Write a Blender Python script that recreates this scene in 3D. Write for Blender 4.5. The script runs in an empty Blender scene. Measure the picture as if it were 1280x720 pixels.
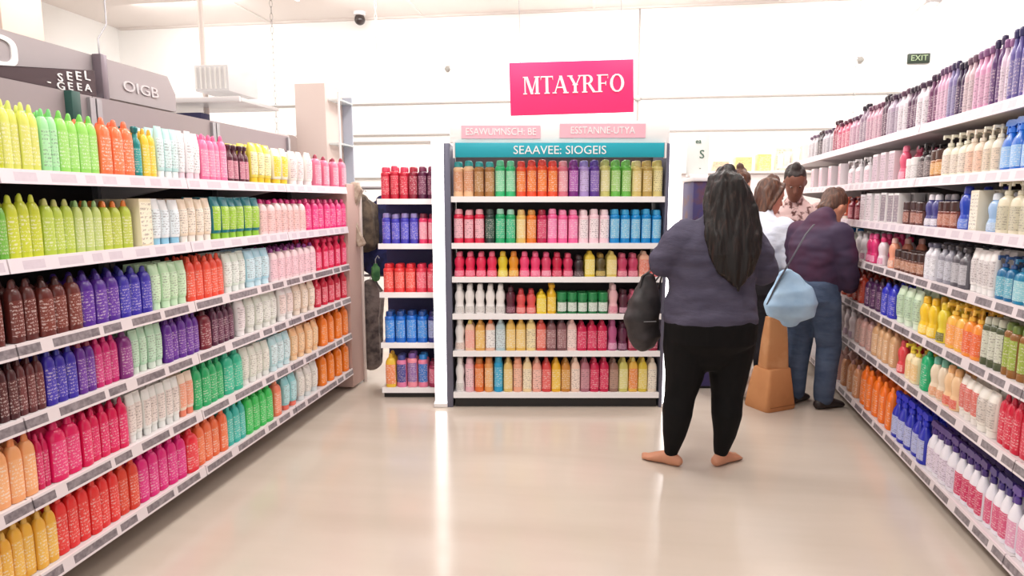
import bpy, bmesh, math, random
from mathutils import Vector, Matrix, noise
random.seed(7)
C = bpy.context.scene.collection
SC = bpy.context.scene
PI = math.pi
# ------------------------------------------------------------------ camera, world, light, exposure
cam = bpy.data.objects.new('camera', bpy.data.cameras.new('camera')); C.objects.link(cam)
cam.location = (0, 0, 1.45)
cam.rotation_euler = (PI/2 - math.atan(108/800), 0, 0)
cam.data.sensor_width = 36; cam.data.lens = 22.5; cam.data.clip_start = .05
SC.camera = cam
SC.view_settings.view_transform = 'Standard'; SC.view_settings.look = 'None'
SC.view_settings.exposure = 0.0; SC.view_settings.gamma = 1.0
SC.view_settings.use_curve_mapping = False
w = bpy.data.worlds.new('world'); SC.world = w; w.use_nodes = True
w.node_tree.nodes['Background'].inputs[0].default_value = (1.0, .985, .97, 1)
w.node_tree.nodes['Background'].inputs[1].default_value = 1.1
AL, AR = math.radians(8.1077), math.radians(12.9077)      # directions of the two long runs of shelving
def area(name, loc, sx, sy, e, rot=(0, 0, 0), col=(1, .97, .94)):
    d = bpy.data.lights.new(name, 'AREA'); d.shape = 'RECTANGLE'; d.size = sx; d.size_y = sy; d.energy = e; d.color = col
    o = bpy.data.objects.new(name, d); C.objects.link(o); o.location = loc; o.rotation_euler = rot
    return o
for k, (x, y, e) in enumerate([(-1.0, 1.0, 75), (-.3, 4.2, 75), (.5, 7.2, 110), (1.9, 3.4, 55), (-3.4, 5.5, 60), (3.6, 6.6, 75)]):
    area('ceiling_light_source', (x, y, 3.98), .9, 2.2, e, (0, 0, -AL))
for x in (-5.2, -2.4, .6, 3.6, 6.0):
    area('added_wall_fill', (x + .9, 7.9 - .14*x, 3.9), 1.6, .5, 26, (math.radians(38), 0, -AL))  # added fill lamps that whiten the back wall, no fixtures behind them

# ------------------------------------------------------------------ helpers
def lin(c):
    return tuple(((v/255)/12.92 if v/255 <= .04045 else ((v/255+.055)/1.055)**2.4) for v in c) + (1,)
_m = {}
def mat(name, col, rough=.5, metal=0, emit=0, alpha=1, coat=0, spec=.5):
    key = (name, tuple(col), rough, metal, emit, alpha)
    if key in _m: return _m[key]
    m = bpy.data.materials.new(name); m.use_nodes = True
    nt = m.node_tree; b = nt.nodes['Principled BSDF']
    c = lin(col)
    b.inputs['Base Color'].default_value = c
    b.inputs['Roughness'].default_value = rough; b.inputs['Metallic'].default_value = metal
    b.inputs['Alpha'].default_value = alpha
    b.inputs['Coat Weight'].default_value = coat
    b.inputs['Specular IOR Level'].default_value = spec
    if emit:
        b.inputs['Emission Color'].default_value = c; b.inputs['Emission Strength'].default_value = emit
    _m[key] = m
    return m
def N(m, t, **k):
    n = m.node_tree.nodes.new(t)
    for a, v in k.items(): setattr(n, a, v)
    return n
def noisy(m, col2, scale, lo=.4, hi=.6, bump=0, coords='Object', stretch=(1, 1, 1)):
    """mix the base colour with col2 through a noise; optional bump"""
    nt = m.node_tree; b = nt.nodes['Principled BSDF']
    tc = N(m, 'ShaderNodeTexCoord'); mp = N(m, 'ShaderNodeMapping'); mp.inputs['Scale'].default_value = stretch
    nz = N(m, 'ShaderNodeTexNoise'); nz.inputs['Scale'].default_value = scale; nz.inputs['Detail'].default_value = 4
    nt.links.new(tc.outputs[coords], mp.inputs[0]); nt.links.new(mp.outputs[0], nz.inputs['Vector'])
    r = N(m, 'ShaderNodeMapRange'); r.inputs[1].default_value = lo; r.inputs[2].default_value = hi
    nt.links.new(nz.outputs[0], r.inputs[0])
    mx = N(m, 'ShaderNodeMix', data_type='RGBA')
    mx.inputs[6].default_value = b.inputs['Base Color'].default_value[:]; mx.inputs[7].default_value = lin(col2)
    nt.links.new(r.outputs[0], mx.inputs[0]); nt.links.new(mx.outputs[2], b.inputs['Base Color'])
    if bump:
        bp = N(m, 'ShaderNodeBump'); bp.inputs['Strength'].default_value = bump; bp.inputs['Distance'].default_value = .02
        nt.links.new(nz.outputs[0], bp.inputs['Height']); nt.links.new(bp.outputs[0], b.inputs['Normal'])
    return m
_lm = {}
def label_mat(col):
    """printed label: block of small lettering and a larger mark, on the label's own colour"""
    col = tuple(col)
    if col in _lm: return _lm[col]
    m = bpy.data.materials.new('printed_label'); m.use_nodes = True
    nt = m.node_tree; b = nt.nodes['Principled BSDF']; b.inputs['Roughness'].default_value = .35
    lum = sum(col)/3
    if lum > 205: ink = tuple(int(v*.55) for v in (col[0]*.8, col[1]*.62, col[2]*.7))
    elif lum > 150: ink = (250, 246, 240) if max(col)-min(col) > 60 else (90, 84, 88)
    else: ink = (240, 224, 220)
    tc = N(m, 'ShaderNodeTexCoord'); oi = N(m, 'ShaderNodeObjectInfo')
    sp = N(m, 'ShaderNodeSeparateXYZ'); nt.links.new(tc.outputs['Generated'], sp.inputs[0])
    add = N(m, 'ShaderNodeVectorMath', operation='MULTIPLY_ADD')
    add.inputs[1].default_value = (5, 0.5, 11); 
    off = N(m, 'ShaderNodeVectorMath', operation='SCALE'); off.inputs[0].default_value = (3, 5, 0); 
    nt.links.new(oi.outputs['Random'], off.inputs['Scale'])
    nt.links.new(tc.outputs['Generated'], add.inputs[0]); nt.links.new(off.outputs[0], add.inputs[2])
    nz = N(m, 'ShaderNodeTexNoise'); nz.inputs['Scale'].default_value = 1.6; nz.inputs['Detail'].default_value = 3
    nt.links.new(add.outputs[0], nz.inputs['Vector'])
    g = N(m, 'ShaderNodeMath', operation='GREATER_THAN'); g.inputs[1].default_value = .53
    nt.links.new(nz.outputs[0], g.inputs[0])
    s = N(m, 'ShaderNodeMath', operation='MULTIPLY'); s.inputs[1].default_value = 62; nt.links.new(sp.outputs[2], s.inputs[0])
    sn = N(m, 'ShaderNodeMath', operation='SINE'); nt.links.new(s.outputs[0], sn.inputs[0])
    g2 = N(m, 'ShaderNodeMath', operation='GREATER_THAN'); g2.inputs[1].default_value = -.2; nt.links.new(sn.outputs[0], g2.inputs[0])
    mu = N(m, 'ShaderNodeMath', operation='MULTIPLY'); nt.links.new(g.outputs[0], mu.inputs[0]); nt.links.new(g2.outputs[0], mu.inputs[1])
    sc = N(m, 'ShaderNodeMath', operation='MULTIPLY'); sc.inputs[1].default_value = .5; nt.links.new(mu.outputs[0], sc.inputs[0])
    mx = N(m, 'ShaderNodeMix', data_type='RGBA'); mx.inputs[6].default_value = lin(col); mx.inputs[7].default_value = lin(ink)
    nt.links.new(sc.outputs[0], mx.inputs[0]); nt.links.new(mx.outputs[2], b.inputs['Base Color'])
    _lm[col] = m
    return m
def box(bm, x0, x1, y0, y1, z0, z1, bev=0):
    r = bmesh.ops.create_cube(bm, size=1)
    for v in r['verts']:
        v.co = Vector((x0+(x1-x0)*(v.co.x+.5), y0+(y1-y0)*(v.co.y+.5), z0+(z1-z0)*(v.co.z+.5)))
    if bev:
        es = set(e for v in r['verts'] for e in v.link_edges)
        bmesh.ops.bevel(bm, geom=list(es), offset=bev, segments=2, affect='EDGES', profile=.5)
def prism(bm, pts, y0, y1):
    """polygon in x,z pushed from y0 to y1"""
    a = [bm.verts.new((x, y0, z)) for x, z in pts]; b = [bm.verts.new((x, y1, z)) for x, z in pts]
    bm.faces.new(a); bm.faces.new(b[::-1])
    n = len(pts)
    for i in range(n): bm.faces.new((a[i], b[i], b[(i+1) % n], a[(i+1) % n]))
def ring(bm, c, ax, ay, rx, ry, n=16, e=2.0, mod=None):
    vs = []
    for i in range(n):
        t = 2*PI*i/n; cs, sn = math.cos(t), math.sin(t)
        k = 1 if mod is None else mod(t)
        x = math.copysign(abs(cs)**(2/e), cs)*rx*k; y = math.copysign(abs(sn)**(2/e), sn)*ry*k
        vs.append(bm.verts.new(c + ax*x + ay*y))
    return vs
def bridge(bm, rs, caps=True):
    n = len(rs[0])
    for a, b in zip(rs, rs[1:]):
        for i in range(n): bm.faces.new((a[i], a[(i+1) % n], b[(i+1) % n], b[i]))
    if caps: bm.faces.new(rs[0][::-1]); bm.faces.new(rs[-1])
def sweep(bm, pts, rads, side=(1, 0, 0), n=16, e=2.0, cap=True, mod=None):
    """closed tube through pts; each radius r or (rx along side, ry)"""
    pts = [Vector(p) for p in pts]; rs = []; side = Vector(side)
    rads = [(r, r) if not isinstance(r, tuple) else r for r in rads]
    def fr(t):
        s = side - t*side.dot(t)
        if s.length < .15: s = Vector((0, 1, 0)) - t*t.y
        s.normalize(); return s, t.cross(s)
    for i, p in enumerate(pts):
        t = (pts[min(i+1, len(pts)-1)] - pts[max(i-1, 0)]).normalized()
        s, q = fr(t); rx, ry = rads[i]
        if cap and i == 0:
            for a in (75, 45, 20):
                k = math.cos(math.radians(a)); rs.append(ring(bm, p - t*min(rx, ry)*math.sin(math.radians(a)), s, q, rx*k, ry*k, n, e, mod))
        rs.append(ring(bm, p, s, q, rx, ry, n, e, mod))
        if cap and i == len(pts)-1:
            for a in (20, 45, 75):
                k = math.cos(math.radians(a)); rs.append(ring(bm, p + t*min(rx, ry)*math.sin(math.radians(a)), s, q, rx*k, ry*k, n, e, mod))
    bridge(bm, rs)
def finish(name, bm, smooth=True):
    bmesh.ops.recalc_face_normals(bm, faces=bm.faces)
    me = bpy.data.meshes.new(name); bm.to_mesh(me); bm.free()
    if smooth:
        me.shade_smooth()
        try: me.set_sharp_from_angle(angle=math.radians(40))
        except Exception: pass
    return me
def obj(name, bm, m, parent=None, smooth=True, loc=None, rot=None):
    me = bm if isinstance(bm, bpy.types.Mesh) else finish(name, bm, smooth)
    if m is not None:
        for q in (m if isinstance(m, (list, tuple)) else [m]): me.materials.append(q)
    o = bpy.data.objects.new(name, me); C.objects.link(o)
    if parent: o.parent = parent
    if loc is not None: o.location = loc
    if rot is not None: o.rotation_euler = rot
    return o
def thing(name, label, cat, loc=(0, 0, 0), rz=0, group=None):
    o = bpy.data.objects.new(name, None); C.objects.link(o); o.empty_display_size = .05
    o.location = loc; o.rotation_euler = (0, 0, rz); o['label'] = label; o['category'] = cat
    if group: o['group'] = group
    return o
def tag(o, label, cat, group=None):
    o['label'] = label; o['category'] = cat
    if group: o['group'] = group
    return o
def struct(o): o['kind'] = 'structure'; return o
NB = bmesh.new
class Frame:
    """x along the face (seen from the aisle), y into the shelves"""
    def __init__(s, ox, oy, rz): s.ox, s.oy, s.rz = ox, oy, rz
    def P(s, u, v, z=0):
        c, n = math.cos(s.rz), math.sin(s.rz); return Vector((s.ox + u*c - v*n, s.oy + u*n + v*c, z))
FL = Frame(-1.9*math.cos(AL), 1.9*math.sin(AL), PI/2 - AL)
FR_ = Frame(1.33*math.cos(AR), -1.33*math.sin(AR), -PI/2 - AR)
FE = Frame(0, 4.4, 0)
FS = Frame(0, 4.62, 0)
FW = Frame(9.2*math.sin(AL), 9.2*math.cos(AL), -AL)

# ------------------------------------------------------------------ setting
mfloor = mat('floor_tile', (203, 190, 177), .2, spec=.7)
noisy(mfloor, (191, 177, 163), 1.6, .3, .75, stretch=(.35, 2.2, 1))
def floor_wear(m):
    nt = m.node_tree; b = nt.nodes['Principled BSDF']
    tc = N(m, 'ShaderNodeTexCoord'); nz = N(m, 'ShaderNodeTexNoise'); nz.inputs['Scale'].default_value = 2.5
    mp = N(m, 'ShaderNodeMapping'); mp.inputs['Scale'].default_value = (.5, 3, 1)
    nt.links.new(tc.outputs['Object'], mp.inputs[0]); nt.links.new(mp.outputs[0], nz.inputs['Vector'])
    r = N(m, 'ShaderNodeMapRange'); r.inputs[3].default_value = .12; r.inputs[4].default_value = .24
    nt.links.new(nz.outputs[0], r.inputs[0]); nt.links.new(r.outputs[0], b.inputs['Roughness'])
floor_wear(mfloor)
b = NB(); box(b, -7.5, 7.5, -7, 9.3, -.1, 0); f = struct(obj('floor', b, mfloor)); f.rotation_euler = (0, 0, -AL)
mwall = mat('white_wall_paint', (250, 249, 247), .7)
b = NB(); box(b, -7.5, 7.5, 0, .15, 0, 4.05); struct(obj('wall_back', b, mwall, loc=FW.P(0, 0), rot=(0, 0, -AL)))
b = NB(); box(b, -7.5, -7.35, -10, 0, 0, 4.05); struct(obj('wall_left', b, mwall, loc=FW.P(0, 0), rot=(0, 0, -AL)))
b = NB(); box(b, 6.6, 6.75, -10, 0, 0, 4.05); struct(obj('wall_right', b, mwall, loc=FW.P(0, 0), rot=(0, 0, -AL)))
mceil = mat('ceiling_board', (238, 230, 226), .8)
b = NB(); box(b, -7.5, 7.5, -12, .15, 4.05, 4.2); struct(obj('ceiling', b, mceil, loc=FW.P(0, 0), rot=(0, 0, -AL)))
mseam = mat('wall_seam_grey', (168, 162, 158), .6)
mtrimw = mat('wall_trim_white', (236, 232, 228), .6)
def wallbox(name, u0, u1, z0, z1, d, m):
    b = NB(); box(b, u0, u1, -d, 0, z0, z1); return struct(obj(name, b, m, loc=FW.P(0, 0), rot=(0, 0, -AL)))
wallbox('trim_1', -7.3, 6.5, 2.84, 2.862, .02, mseam)
wallbox('trim_2', -7.3, 6.5, 2.40, 2.42, .02, mseam)
wallbox('trim_3', -7.3, 6.5, 4.02, 4.05, .05, mat('ceiling_edge_trim', (222, 213, 208), .6))
wallbox('trim_4', -7.3, -2.4, 2.29, 2.32, .02, mseam)
wallbox('trim_5', -7.3, -1.2, 1.78, 1.80, .02, mseam)
# column by the far end of the aisle and pillar at the top left
mtan = mat('tan_painted_pillar', (214, 190, 176), .6)
b = NB(); box(b, -.13, .13, -.2, .2, 0, 4.05, .01); struct(obj('column', b, mtan, loc=(-4.2, 5.6, 0), rot=(0, 0, -AL)))
for k, x in enumerate((-4.9, -2.6, -.2, 2.2, 4.6)):
    b = NB(); box(b, x, x+.035, -10, -.05, 4.035, 4.05)
    struct(obj('trim_%d' % (6+k), b, mtrimw, loc=FW.P(0, 0), rot=(0, 0, -AL)))

# ------------------------------------------------------------------ bottles
# profile rows: (height, half width, half depth); unit size, scaled per object
SHAPES = {
 'taper': dict(name='shampoo_bottle', e=3.2, d=.8,
   body=[(0, .46), (.012, .5), (.3, .5), (.7, .495), (.76, .47), (.81, .41), (.85, .32), (.875, .25)], cap=[(.87, .22), (.875, .235), (.94, .2), (.985, .14), (1, .06)], lab=(.1, .68)),
 'flip': dict(name='squeeze_tube', e=2.4, d=.8,
   cap=[(0, .36), (.008, .39), (.15, .385), (.155, .37)], body=[(.15, .4), (.17, .44), (.4, .49), (.7, .5, .5), (.9, .5, .26), (.98, .5, .07), (1, .5, .06)], lab=(.22, .78)),
 'can': dict(name='hair_product_bottle', e=2.0, d=1,
   body=[(0, .46), (.012, .5), (.12, .5), (.13, .485), (.76, .485), (.78, .5), (.81, .47), (.845, .38), (.85, .34)], cap=[(.85, .36), (.855, .385), (.95, .37), (.99, .33), (1, .24)], lab=(.16, .72)),
 'curvy': dict(name='lotion_bottle', e=2.0, d=.9,
   body=[(0, .44), (.015, .49), (.16, .5), (.27, .46), (.35, .39), (.43, .4), (.53, .47), (.63, .48), (.72, .42), (.79, .3), (.82, .24)], cap=[(.82, .26), (.825, .29), (.95, .27), (.99, .22), (1, .12)], lab=(.05, .26)),
 'slim': dict(name='slender_bottle', e=2.2, d=.9,
   body=[(0, .42), (.012, .46), (.66, .46), (.72, .4), (.76, .28), (.8, .22), (.88, .18)], cap=[(.87, .2), (.875, .3), (.96, .34), (.99, .3), (1, .18)], lab=(.1, .58)),
 'pump': dict(name='pump_bottle', e=2.6, d=.75,
   body=[(0, .46), (.012, .5), (.56, .5), (.64, .44), (.69, .28), (.72, .17)], cap='pump', lab=(.08, .52)),
 'spray': dict(name='trigger_spray_bottle', e=2.6, d=.75,
   body=[(0, .46), (.012, .5), (.5, .5), (.6, .42), (.68, .26), (.74, .19)], cap='spray', lab=(.08, .48)),
 'jar': dict(name='cream_jar', e=2.0, d=1,
   body=[(0, .46), (.02, .5), (.6, .5), (.66, .44)], cap=[(.64, .48), (.66, .52), (.96, .52), (1, .48)], lab=(.12, .54)),
 'box': dict(name='product_carton', e=9, d=.8, body=None, cap=None, lab=(.08, .9)),
}
def lathe(bm, prof, e, d, n=16, cap=True):
    X, Y = Vector((1, 0, 0)), Vector((0, 1, 0))
    rs = [ring(bm, Vector((0, 0, p[0])), X, Y, p[1], (p[2] if len(p) > 2 else p[1])*1.0, n, e) for p in prof]
    bridge(bm, rs)
TPL = {}
for key, S in SHAPES.items():
    T = {}
    if key == 'box':
        b = NB(); box(b, -.48, .48, -.48, .48, 0, 1, .012); T['body'] = finish('carton_body', b)
        b = NB(); box(b, -.44, .44, -.487, -.47, .06, .94); T['label'] = finish('carton_print', b, False)
        b = NB(); prism(b, [(-.46, 1), (.46, 1), (.46, 1.012), (-.46, 1.012)], -.46, .4); T['cap'] = finish('carton_lid', b, False)
    else:
        b = NB(); lathe(b, S['body'], S['e'], 1); T['body'] = finish(key+'_body', b)
        b = NB()
        if S['cap'] == 'pump':
            lathe(b, [(.72, .22), (.73, .24), (.8, .22), (.805, .08), (.9, .07), (.905, .16), (.96, .17), (1, .1)], 2, 1, 12)
            box(b, -.09, .09, -.62, 0, .925, .985, .01); box(b, -.07, .07, -.62, -.5, .88, .95)
        elif S['cap'] == 'spray':
            lathe(b, [(.74, .22), (.75, .26), (.83, .24), (.84, .14), (.88, .16)], 2, 1, 12)
            prism(b, [(-.5, .88), (-.5, .95), (-.3, 1.0), (.45, .985), (.5, .9), (.3, .87), (-.22, .87), (-.3, .72), (-.38, .72), (-.32, .88)], -.16, .16)
        else:
            lathe(b, S['cap'], S['e'] if key != 'taper' else 2.2, 1, 12)
        T['cap'] = finish(key+'_cap', b)
        # label: a thin wrapped sheet over the front of the body
        b = NB(); z0, z1 = S['lab']; zs = sorted({z0, z1} | {p[0] for p in S['body'] if z0 < p[0] < z1}); cols = []
        def rad(z):
            pr = S['body']
            for p, q in zip(pr, pr[1:]):
                if p[0] <= z <= q[0]:
                    t = (z-p[0])/max(1e-6, q[0]-p[0]); g = lambda r, i: r[min(i, len(r)-1)]
                    return g(p, 1)+(g(q, 1)-g(p, 1))*t, g(p, 2 if len(p) > 2 else 1)+(g(q, 2 if len(q) > 2 else 1)-g(p, 2 if len(p) > 2 else 1))*t
            return pr[-1][1], pr[-1][1]
        for off in (.012, -.01):
            for z in zs:
                rx, ry = rad(z); row = []
                for i in range(9):
                    t = -PI/2 + math.radians(-62+124*i/8); cs, sn = math.cos(t), math.sin(t); e = S['e']
                    row.append(b.verts.new((math.copysign(abs(cs)**(2/e), cs)*(rx+off), math.copysign(abs(sn)**(2/e), sn)*(ry+off), z)))
                cols.append(row)
        nz_ = len(zs)
        for base in (0, nz_):
            for r in range(nz_-1):
                for i in range(8): b.faces.new((cols[base+r][i], cols[base+r][i+1], cols[base+r+1][i+1], cols[base+r+1][i]))
        for i in range(8):
            b.faces.new((cols[0][i], cols[0][i+1], cols[nz_][i+1], cols[nz_][i])); b.faces.new((cols[nz_-1][i], cols[nz_-1][i+1], cols[2*nz_-1][i+1], cols[2*nz_-1][i]))
        for r in range(nz_-1):
            for i in (0, 8): b.faces.new((cols[r][i], cols[r+1][i], cols[nz_+r+1][i], cols[nz_+r][i]))
        T['label'] = finish(key+'_label', b)
    T['proto'] = {}
    for part, pname in (('body', 'body'), ('cap', {'pump': 'pump_head', 'spray': 'spray_head', 'jar': 'lid', 'box': 'top_flap'}.get(key, 'cap')), ('label', 'printed_label')):
        T[part].materials.append(mat('plastic', (200, 200, 200)))
        T['proto'][part] = (pname, T[part])
    TPL[key] = T
ORD = ['first', 'second', 'third', 'fourth', 'fifth', 'sixth', 'seventh', 'eighth', 'ninth', 'tenth', 'eleventh', 'twelfth', 'thirteenth', 'fourteenth',
       'fifteenth', 'sixteenth', 'seventeenth', 'eighteenth', 'nineteenth', 'twentieth', 'twenty-first', 'twenty-second']
NOUN = dict(taper='shampoo bottle', flip='squeeze tube', can='round hair bottle', curvy='lotion bottle', slim='slender bottle', pump='pump bottle', spray='trigger spray bottle', jar='cream jar', box='carton')
CAT = dict(taper='bottle', flip='tube', can='bottle', curvy='bottle', slim='bottle', pump='bottle', spray='bottle', jar='jar', box='carton')
def plastic(col, rough=.3): return mat('coloured_plastic', tuple(col), rough, coat=.25)
def bottle(fr, u, v, z, width, h, shape, body, cap, lab, label, group, depth=None, jit=True):
    S, T = SHAPES[shape], TPL[shape]
    t = thing(S['name'], label, CAT[shape], fr.P(u, v, z), fr.rz + (random.uniform(-.09, .09) if jit else 0), group)
    hh = h*random.uniform(.975, 1.015)
    t.scale = (width, (depth or width*S['d']), hh)
    for part, m in (('body', plastic(body)), ('cap', plastic(cap, .35)), ('label', label_mat(lab))):
        pname, me = T['proto'][part]
        o = bpy.data.objects.new(pname, me); C.objects.link(o); o.parent = t
        o.material_slots[0].link = 'OBJECT'; o.material_slots[0].material = m
    return t
BACK = []      # what stands behind the front rows: (frame, u, v, z, w, h, shape, body, cap)
FLOORS_L = ['top', 'second', 'third', 'fourth', 'fifth', 'bottom']
FLOORS_R = ['top', 'second', 'third', 'fourth', 'fifth', 'sixth', 'bottom']
LEFT_ROWS = [
 (1.55, [
  (1.781,1.859,3,'taper','olive yellow',(196,204,40),(90,140,60),(215,215,90),0.222),
  (1.859,2.006,4,'taper','pale yellow',(222,226,105),(215,225,110),(232,232,150),0.228),
  (2.012,2.082,2,'taper','mint green',(165,228,165),(120,205,120),(205,242,205),0.222),
  (2.085,2.27,4,'taper','lime green',(155,222,100),(120,200,80),(190,235,150),0.222),
  (2.274,2.45,3,'taper','coral orange',(243,118,68),(240,105,60),(250,160,120),0.222),
  (2.455,2.501,1,'slim','deep teal',(15,135,132),(10,110,110),(60,170,165),0.215),
  (2.506,2.59,2,'taper','golden yellow',(240,200,50),(235,180,40),(245,225,120),0.205),
  (2.6,2.739,3,'flip','pale aqua',(196,232,230),(240,246,246),(225,245,245),0.225),
  (2.745,2.898,3,'flip','white',(246,240,242),(245,215,225),(250,248,250),0.225),
  (2.905,3.118,4,'taper','rose pink',(248,120,165),(244,100,150),(252,190,210),0.23),
  (3.132,3.338,4,'slim','dark maroon',(88,28,48),(70,25,40),(205,130,150),0.2),
  (3.354,3.57,3,'flip','yellow and cream',(245,225,90),(240,205,40),(250,240,190),0.222),
  (3.579,3.773,2,'flip','yellow topped white',(248,242,225),(248,210,50),(250,215,70),0.215),
  (3.783,4.102,3,'flip','ivory white',(248,240,235),(245,235,235),(245,225,225),0.215),
  (4.114,4.68,4,'taper','dusky pink',(228,120,150),(150,30,60),(245,200,210),0.215),
 ]),
 (1.26, [
  (1.747,1.846,3,'taper','leaf green',(110,180,60),(80,150,50),(150,205,100),0.2),
  (1.848,1.982,3,'taper','yellow green',(202,212,50),(205,215,60),(212,220,90),0.215),
  (1.986,2.123,3,'taper','apple green',(188,210,72),(190,190,110),(205,222,120),0.2),
  (2.127,2.254,3,'taper','pale olive',(196,214,118),(150,190,120),(215,226,160),0.195),
  (2.258,2.409,3,'taper','orange capped olive',(190,206,70),(235,130,50),(215,220,130),0.195),
  (2.414,2.528,1,'box','cream',(240,228,196),(240,225,195),(246,238,215),0.2),
  (2.533,2.714,3,'flip','blue footed white',(243,246,248),(150,205,230),(235,245,250),0.2),
  (2.719,2.951,4,'flip','peach cream',(244,224,200),(246,238,228),(248,236,220),0.205),
  (2.958,3.4,6,'flip','teal and lime',(0,120,132),(150,205,60),(168,212,70),0.215),
  (3.409,3.959,7,'taper','magenta capped blush',(247,214,214),(225,40,130),(246,190,180),0.205),
  (3.97,4.64,7,'taper','hot pink',(240,55,130),(245,90,150),(248,120,170),0.21),
 ]),
 (0.98, [
  (1.715,1.805,3,'taper','brick brown',(105,45,40),(90,40,38),(150,90,80),0.2),
  (1.825,1.931,2,'taper','chestnut brown',(92,38,34),(88,38,36),(150,85,75),0.21),
  (1.934,2.114,3,'taper','reddish brown',(104,42,36),(72,34,32),(165,95,80),0.2),
  (2.118,2.307,3,'taper','violet purple',(84,38,150),(70,40,140),(140,90,190),0.2),
  (2.311,2.493,3,'taper','royal blue',(52,38,165),(60,60,150),(110,110,210),0.2),
  (2.498,2.741,4,'flip','pale mint',(196,232,190),(205,236,200),(214,240,206),0.2),
  (2.747,3.031,5,'taper','tomato red',(240,78,55),(240,90,60),(248,130,100),0.21),
  (3.038,3.24,3,'flip','greenish white',(226,238,226),(235,242,238),(240,246,240),0.205),
  (3.248,3.486,3,'flip','light blue',(182,226,242),(205,236,246),(215,240,248),0.205),
  (3.496,4.085,7,'taper','purple capped blush',(246,216,220),(140,50,130),(245,190,205),0.2),
  (4.097,4.63,5,'slim','crimson pink',(226,32,82),(225,50,95),(240,100,140),0.22),
 ]),
 (0.73, [
  (1.686,1.828,4,'taper','dark brown',(76,32,36),(70,34,36),(130,70,70),0.2),
  (1.831,1.932,3,'taper','cocoa brown',(98,44,46),(84,40,42),(165,100,100),0.2),
  (1.935,2.071,3,'taper','indigo blue',(56,40,165),(60,60,160),(110,100,205),0.2),
  (2.075,2.159,2,'taper','deep violet',(98,38,145),(150,60,80),(150,100,195),0.2),
  (2.163,2.284,3,'taper','magenta',(205,26,110),(220,50,120),(235,120,170),0.2),
  (2.288,2.355,1,'taper','plum purple',(130,38,122),(110,50,110),(190,110,180),0.2),
  (2.36,2.547,4,'flip','mint',(188,226,196),(225,240,225),(205,236,210),0.19),
  (2.553,2.806,5,'taper','grape purple',(98,38,150),(90,38,130),(150,95,190),0.2),
  (2.812,2.896,1,'taper','oxblood red',(120,30,45),(90,25,40),(170,90,100),0.19),
  (2.902,3.107,4,'taper','aubergine',(86,32,62),(80,30,60),(150,90,120),0.2),
  (3.114,3.215,1,'flip','plain white',(244,240,240),(244,240,240),(240,230,232),0.21),
  (3.223,3.555,4,'flip','sage white',(226,230,218),(238,240,232),(240,242,235),0.2),
  (3.564,3.756,2,'flip','pearl white',(246,240,238),(250,248,246),(245,225,220),0.205),
  (3.766,4.061,3,'flip','cream peach',(242,218,196),(244,228,212),(248,232,216),0.2),
  (4.074,4.624,5,'slim','cherry red',(216,36,66),(200,40,66),(236,100,120),0.22),
 ]),
 (0.45, [
  (1.653,1.864,4,'taper','peach orange',(250,176,118),(245,150,90),(252,196,148),0.22),
  (1.867,1.92,2,'taper','raspberry',(214,20,90),(225,50,110),(240,100,150),0.2),
  (1.923,2.058,2,'taper','hot crimson',(232,20,98),(230,35,105),(245,130,175),0.22),
  (2.062,2.297,5,'taper','fuchsia pink',(228,16,86),(230,40,100),(244,90,150),0.21),
  (2.302,2.627,7,'flip','milky white',(242,242,238),(236,238,234),(238,226,220),0.205),
  (2.633,2.733,2,'flip','coral striped cream',(246,226,206),(244,140,110),(246,170,140),0.205),
  (2.739,2.976,4,'taper','emerald green',(38,178,108),(50,185,120),(90,205,130),0.22),
  (2.983,3.147,2,'taper','sea green',(50,190,150),(70,195,160),(100,215,180),0.22),
  (3.155,3.434,4,'flip','off white',(230,234,222),(240,242,236),(240,240,230),0.205),
  (3.443,3.697,3,'flip','ice blue',(192,230,236),(215,240,244),(220,242,246),0.205),
  (3.708,4.097,4,'flip','apricot',(250,198,146),(250,210,165),(252,216,176),0.205),
  (4.11,4.615,4,'taper','bright orange',(246,124,30),(245,130,40),(250,160,80),0.225),
 ]),
 (0.17, [
  (1.621,1.743,3,'taper','honey amber',(242,178,62),(240,190,90),(248,205,110),0.2),
  (1.746,1.919,4,'taper','amber yellow',(244,184,66),(240,190,90),(250,212,126),0.215),
  (1.922,2.222,6,'taper','bright red',(238,48,48),(240,62,55),(246,100,88),0.225),
  (2.226,2.331,2,'taper','vermilion',(226,62,42),(236,80,50),(244,120,90),0.22),
  (2.336,2.637,5,'taper','magenta pink',(228,26,124),(225,40,130),(240,110,175),0.22),
  (2.643,2.722,1,'taper','scarlet',(238,44,62),(240,60,70),(246,110,110),0.215),
  (2.728,2.976,4,'taper','orange coral',(246,116,68),(246,126,80),(250,160,120),0.22),
  (2.983,3.15,3,'taper','aqua green',(56,190,176),(70,200,185),(130,220,210),0.22),
  (3.158,3.434,4,'taper','fresh green',(56,204,92),(60,205,100),(110,220,140),0.225),
  (3.443,3.558,1,'taper','salmon',(248,132,98),(248,150,110),(250,180,150),0.215),
  (3.568,3.745,2,'flip','coral capped aqua',(152,218,222),(244,120,100),(190,232,236),0.205),
  (3.755,4.071,3,'flip','misty white',(236,232,226),(226,234,234),(240,236,228),0.205),
  (4.084,4.606,4,'taper','tangerine',(246,126,24),(246,130,30),(250,160,70),0.225),
 ]),
]
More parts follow.
